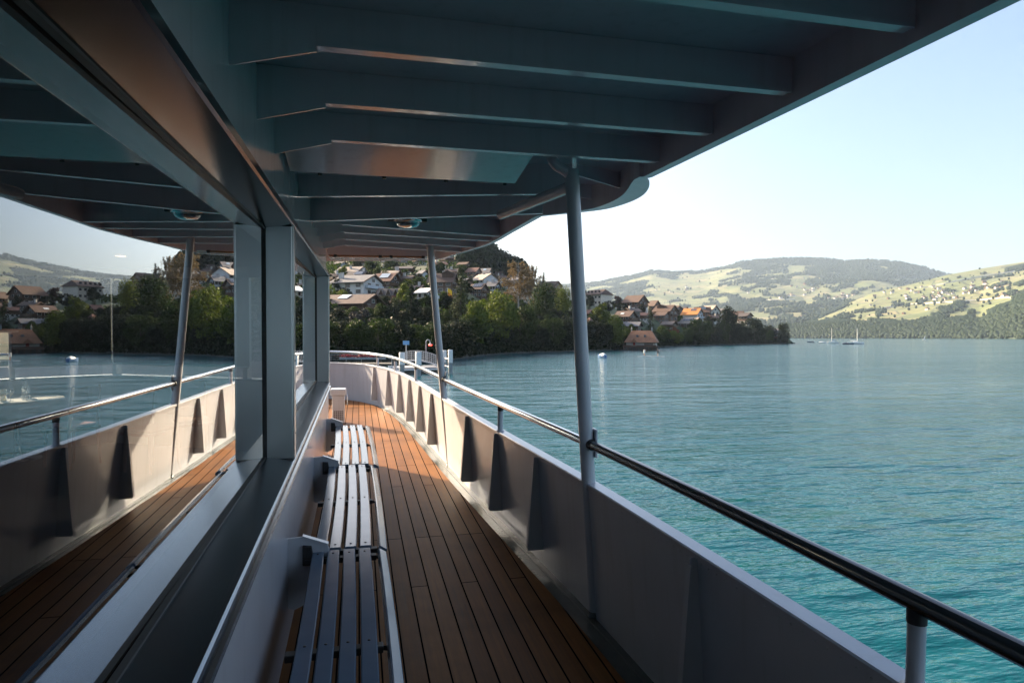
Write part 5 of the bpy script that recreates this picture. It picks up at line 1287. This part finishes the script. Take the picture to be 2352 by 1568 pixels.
# ---- boats
def hull(mb, Lh, B, H_, deckline=True, n=18, tumble=.0):
    secs = []
    for i in range(n+1):
        t = i/n; x = -Lh/2+Lh*t; w = B/2*(1-max(0,(t-.45)/.55)**2.2)*(.78+.22*min(1,t/.35)); sh = H_*(1+.25*t*t)
        secs.append([(x,-w,sh),(x,-w*.92,sh*.4),(x,-w*.5,-.15),(x,0,-.3),(x,w*.5,-.15),(x,w*.92,sh*.4),(x,w,sh)])
    mb.loft(secs, smooth=True); mb.add(secs[0], [tuple(range(7))]); mb.loft([[s[0], s[6]] for s in secs]); return secs
def sailboat(u, v, vt, Lm, label, cover, heading=0.0):
    D = EYE*FPX/(v-HOR); p = wp(u, D, 0); T = land_thing('sailboat', p, -YAW-math.atan((u-CX)/FPX)+heading, label, 'sailboat', 'moored sailing boats')
    mb = MB(); s = hull(mb, Lm, Lm*.3, 1.25); mb.build('hull', M['boat_white'], T)
    mb = MB(); mb.prism([(-Lm*.15,-.7,1.2),(Lm*.20,-.55,1.3),(Lm*.12,-.5,1.95),(-Lm*.15,-.6,1.95)], (0,1.2,0)); mb.build('cabin', M['boat_white'], T)
    h = zrow(vt, D); x = Lm*.10
    mb = MB(); mb.tube([(x,0,.9),(x,0,h)], [.16,.12], 10); mb.tube([(x,-.9,h*.6),(x,.9,h*.6)], .05, 6); mb.build('mast', M['boat_white'], T)
    mb = MB(); 
    for e in ((Lm*.48,0,1.0),(-Lm*.48,0,.95),(x,-Lm*.14,.9),(x,Lm*.14,.9)): mb.tube([(x,0,h*.98), e], .018, 4)
    mb.build('rigging', M['rail_grey'], T)
    mb = MB(); mb.tube([(x,0,2.25),(x-Lm*.2,0,2.3),(x-Lm*.42,0,2.25)], [.16,.2,.1], 8); mb.build('boom_cover', M[cover], T)
sailboat(1965, 790.5, 754, 9.5, 'larger white sailing boat with a bare mast, on the right', 'boat_white', .05)
sailboat(1913, 788.8, 753, 7.5, 'smaller white sailing boat with a tall bare mast', 'boat_blue', math.pi+.1)
def skiff(u, v, Lm, label, cov, heading=0, coverm='boat_dark'):
    D = EYE*FPX/(v-HOR); T = land_thing('small_boat', wp(u, D, 0), -YAW-math.atan((u-CX)/FPX)+heading, label, 'boat', 'small boats on the lake')
    mb = MB(); hull(mb, Lm, Lm*.36, .6); mb.build('hull', M[cov], T)
    mb = MB(); secs = []
    for i in range(9):
        t = i/8; x = -Lm*.42+Lm*.74*t; w = Lm*.165*(1-max(0,(t-.5)/.5)**2*.8); hh = .62+.45*math.sin(math.pi*min(1,.25+t*.75))
        secs.append([(x,-w,.60),(x,-w*.7,hh*.9),(x,0,hh),(x,w*.7,hh*.9),(x,w,.60)])
    mb.loft(secs, smooth=True); mb.add(secs[0], [tuple(range(5))]); mb.build('cover', M[coverm], T)
skiff(1382, 821.5, 2.9, 'small moored boat with a white and blue cover near the boathouse', 'boat_blue', 2.2, 'boat_white')
skiff(1862, 786.3, 5.5, 'low dark covered boat farthest left beyond the point', 'boat_dark')
skiff(1889, 787.2, 6, 'little pale motorboat beside the smaller sailing boat', 'boat_white', 0, 'boat_white')
skiff(1948, 790.6, 6.5, 'dark low boat close to the larger sailing boat', 'boat_dark', .1)
D = 1150; T = land_thing('sailing_dinghy', wp(2123, D, 0), -YAW, 'tiny white sail far off by the opposite shore', 'sailing dinghy')
mb = MB(); hull(mb, 5.5, 1.8, .5); mb.build('hull', M['boat_white'], T)
mb = MB(); mb.prism([(-1.8,0,1.0),(.9,0,1.0),(2.0,.0,7.5)], (0,.05,0)); mb.build('sail', M['flag_white'], T)
mb = MB(); mb.tube([(.9,.03,.4),(2.02,.03,7.7)], .06, 6); mb.build('mast', M['rail_grey'], T)

# ---- stand-up paddlers
def skin_body(name, nodes, edges, m, parent, root=0, sub=1):
    me = bpy.data.meshes.new(name); me.from_pydata([n[0] for n in nodes], edges, []); o = bpy.data.objects.new(name, me); COL.objects.link(o); o.parent = parent
    sk = o.modifiers.new('skin', 'SKIN')
    for i, n in enumerate(nodes):
        d = me.skin_vertices[0].data[i]; d.radius = n[1] if isinstance(n[1], tuple) else (n[1], n[1]); d.use_root = (i == root)
    ss = o.modifiers.new('sub', 'SUBSURF'); ss.levels = sub; ss.render_levels = sub; me.materials.append(m); return o
def paddler(u, v, lab, blab, plab, top, face):
    D = EYE*FPX/(v-HOR); p = wp(u, D, 0); rz = -YAW-math.atan((u-CX)/FPX)
    B = land_thing('paddle_board', p, rz+.25, blab, 'paddle board', 'paddle boards')
    mb = MB(); secs = []
    for i in range(17):
        t = i/16; x = -1.6+3.2*t; w = .39*math.sin(math.pi*min(1,max(0,.06+.90*t)))**.55; z = .06+.10*max(0,t-.75)**2*8
        secs.append([(x,-w*.9,z),(x,-w,z+.05),(x,-w*.85,z+.10),(x,w*.85,z+.10),(x,w,z+.05),(x,w*.9,z)])
    mb.loft(secs, closed=True, smooth=True); mb.build('board', M['boat_white'], B)
    mb = MB(); mb.loft([[(x,-.27,.166),(x,.27,.166)] for x in (-.7,0,.6)]); mb.build('deck_pad', M['boat_blue'], B)
    T = land_thing('person', p+Vector((0,0,.165)), rz+.25+face, lab, 'person', 'people paddling')
    n = [((0,0,.92),(.15,.11)), ((.01,0,1.15),(.13,.095)), ((.03,0,1.36),(.17,.10)), ((.04,0,1.47),(.055,.055)), ((.06,0,1.56),(.075,.085)), ((.07,0,1.66),(.085,.095)), ((.065,0,1.72),(.06,.07)),
         ((0,.10,.86),.095), ((.03,.12,.50),.062), ((-.01,.13,.10),.042), ((.10,.14,.03),.036),
         ((0,-.10,.86),.095), ((.04,-.12,.50),.062), ((0,-.13,.10),.042), ((.11,-.14,.03),.036),
         ((.04,.21,1.40),.052), ((.16,.25,1.16),.040), ((.36,.14,1.10),.032), ((.42,.11,1.09),.03),
         ((.05,-.20,1.40),.052), ((.20,-.16,1.30),.040), ((.38,.02,1.46),.032), ((.43,.05,1.50),.03)]
    e = [(0,1),(1,2),(2,3),(3,4),(4,5),(5,6),(0,7),(7,8),(8,9),(9,10),(0,11),(11,12),(12,13),(13,14),(2,15),(15,16),(16,17),(17,18),(2,19),(19,20),(20,21),(21,22)]
    skin_body('body', n, e, M['skin'], T)
    mb = MB()
    for s_ in ((.45,.11,1.09),(.46,.05,1.50)):
        for f in range(4): mb.tube([(s_[0]-.02, s_[1]-.03+f*.018, s_[2]+.02), (s_[0]+.02, s_[1]-.03+f*.018, s_[2]+.015), (s_[0]+.025, s_[1]-.03+f*.018, s_[2]-.03)], .009, 5)
        mb.tube([(s_[0]-.03, s_[1]+.03, s_[2]), (s_[0], s_[1]+.05, s_[2]+.03)], .011, 5)
    mb.build('hand', M['skin'], T)
    mb = MB(); mb.lathe([(.19,.74),(.20,.90),(.175,1.10),(.19,1.24)], (0,0,0), 14); 
    if top: mb.lathe([(.19,1.24),(.235,1.34),(.22,1.44),(.08,1.50)], (.02,0,0), 14)
    mb.build('swimwear' if not top else 'clothing', M[top or 'cloth_dark'], T)
    mb = MB(); mb.lathe([(.10,.0),(.115,.05),(.11,.10),(.07,.145),(.001,.155)], (.05,0,1.615), 14); mb.lathe([(.03,-.12),(.05,-.06),(.055,.03)], (-.03,0,1.60), 8); mb.build('hair', M['hair'], T)
    mb = MB()
    for yy in (-.032,.032): mb.lathe([(.001,.011),(.010,0),(.001,-.011)], (.152,yy,1.665), 6)
    mb.prism([(.15,-.012,1.625),(.15,.012,1.625),(.182,0,1.63)], (0,0,.03)); mb.build('face', M['skin'], T)
    P_ = land_thing('paddle', p+Vector((0,0,.165)), rz+.25+face, plab, 'paddle', 'paddles')
    mb = MB(); mb.tube([(.47,.05,1.58),(.44,.26,-.05)], .016, 8); mb.tube([(.47,-.01,1.58),(.47,.11,1.58)], .018, 6); mb.build('shaft', M['black'], P_)
    mb = MB(); mb.prism([(.44,.26,-.05),(.52,.27,-.12),(.53,.30,-.42),(.45,.31,-.5),(.37,.30,-.42),(.36,.27,-.12)], (0,.02,0)); mb.build('blade', M['boat_white'], P_)
paddler(1480, 819.6, 'person with white top standing on the left paddle board', 'white paddle board carrying the person in the white top', 'dark paddle held by the person in the white top', 'cloth_white', .3)
paddler(1511, 820.4, 'person in dark swimwear standing on the right paddle board', 'white paddle board carrying the person in dark swimwear', 'dark paddle held by the person in dark swimwear', 'cloth_dark', -.2)
# ================================================================== LIGHT, AIR, RENDER SETTINGS
SUN_EL, SUN_AZ = R(23.0), R(-39.0)               # azimuth from the ship's heading, negative to port
sd = Vector((math.sin(SUN_AZ)*math.cos(SUN_EL), math.cos(SUN_AZ)*math.cos(SUN_EL), math.sin(SUN_EL)))
sl = bpy.data.lights.new('sun', 'SUN'); sl.energy = 5.0; sl.angle = R(.53); sl.color = (1.0, .78, .53)
so = bpy.data.objects.new('sun', sl); COL.objects.link(so); so.rotation_euler = sd.to_track_quat('Z', 'Y').to_euler()
w = bpy.data.worlds.new('World'); scene.world = w; w.use_nodes = True; nt = w.node_tree
sk = nt.nodes.new('ShaderNodeTexSky'); sk.sky_type = 'NISHITA'; sk.sun_disc = False; sk.sun_elevation = SUN_EL
sk.sun_rotation = SUN_AZ; sk.altitude = 550; sk.air_density = 1.0; sk.dust_density = 7.0; sk.ozone_density = 2.0
bg = nt.nodes['Background']; bg.inputs['Strength'].default_value = .10; nt.links.new(sk.outputs[0], bg.inputs[0])
HAZE = True
if HAZE:
    hm = bpy.data.materials.new('haze'); hm.use_nodes = True; hm.node_tree.nodes.remove(bsdf(hm))
    pv = N(hm, 'ShaderNodeVolumePrincipled'); pv.inputs['Color'].default_value = (.60,.78,1,1); pv.inputs['Density'].default_value = 5.5e-5; pv.inputs['Anisotropy'].default_value = 0.0
    L(hm, pv.outputs[0], [n for n in hm.node_tree.nodes if n.type == 'OUTPUT_MATERIAL'][0].inputs['Volume'])
    mb = MB(); mb.box((-14500,-14500,-8),(14500,14500,860)); hz = mb.build('haze', hm); tag(hz, 'thin summer haze over the lake', 'haze', kind='stuff')
scene.view_settings.view_transform = 'Standard'; scene.view_settings.look = 'None'; scene.view_settings.exposure = 1.95; scene.view_settings.gamma = 1
scene.render.engine = 'CYCLES'; cy = scene.cycles
cy.use_denoising = True; cy.max_bounces = 10; cy.diffuse_bounces = 4; cy.glossy_bounces = 6; cy.transparent_max_bounces = 24; cy.transmission_bounces = 6; cy.volume_bounces = 0
cy.sample_clamp_indirect = 8; cy.use_adaptive_sampling = True; cy.adaptive_threshold = .01; cy.caustics_reflective = True; cy.blur_glossy = 1.0; cy.caustics_refractive = False
cy.volume_step_rate = 1
scene.render.resolution_x = 1024; scene.render.resolution_y = 682

for o in bpy.data.objects:
    if '_base' in o: del o['_base']
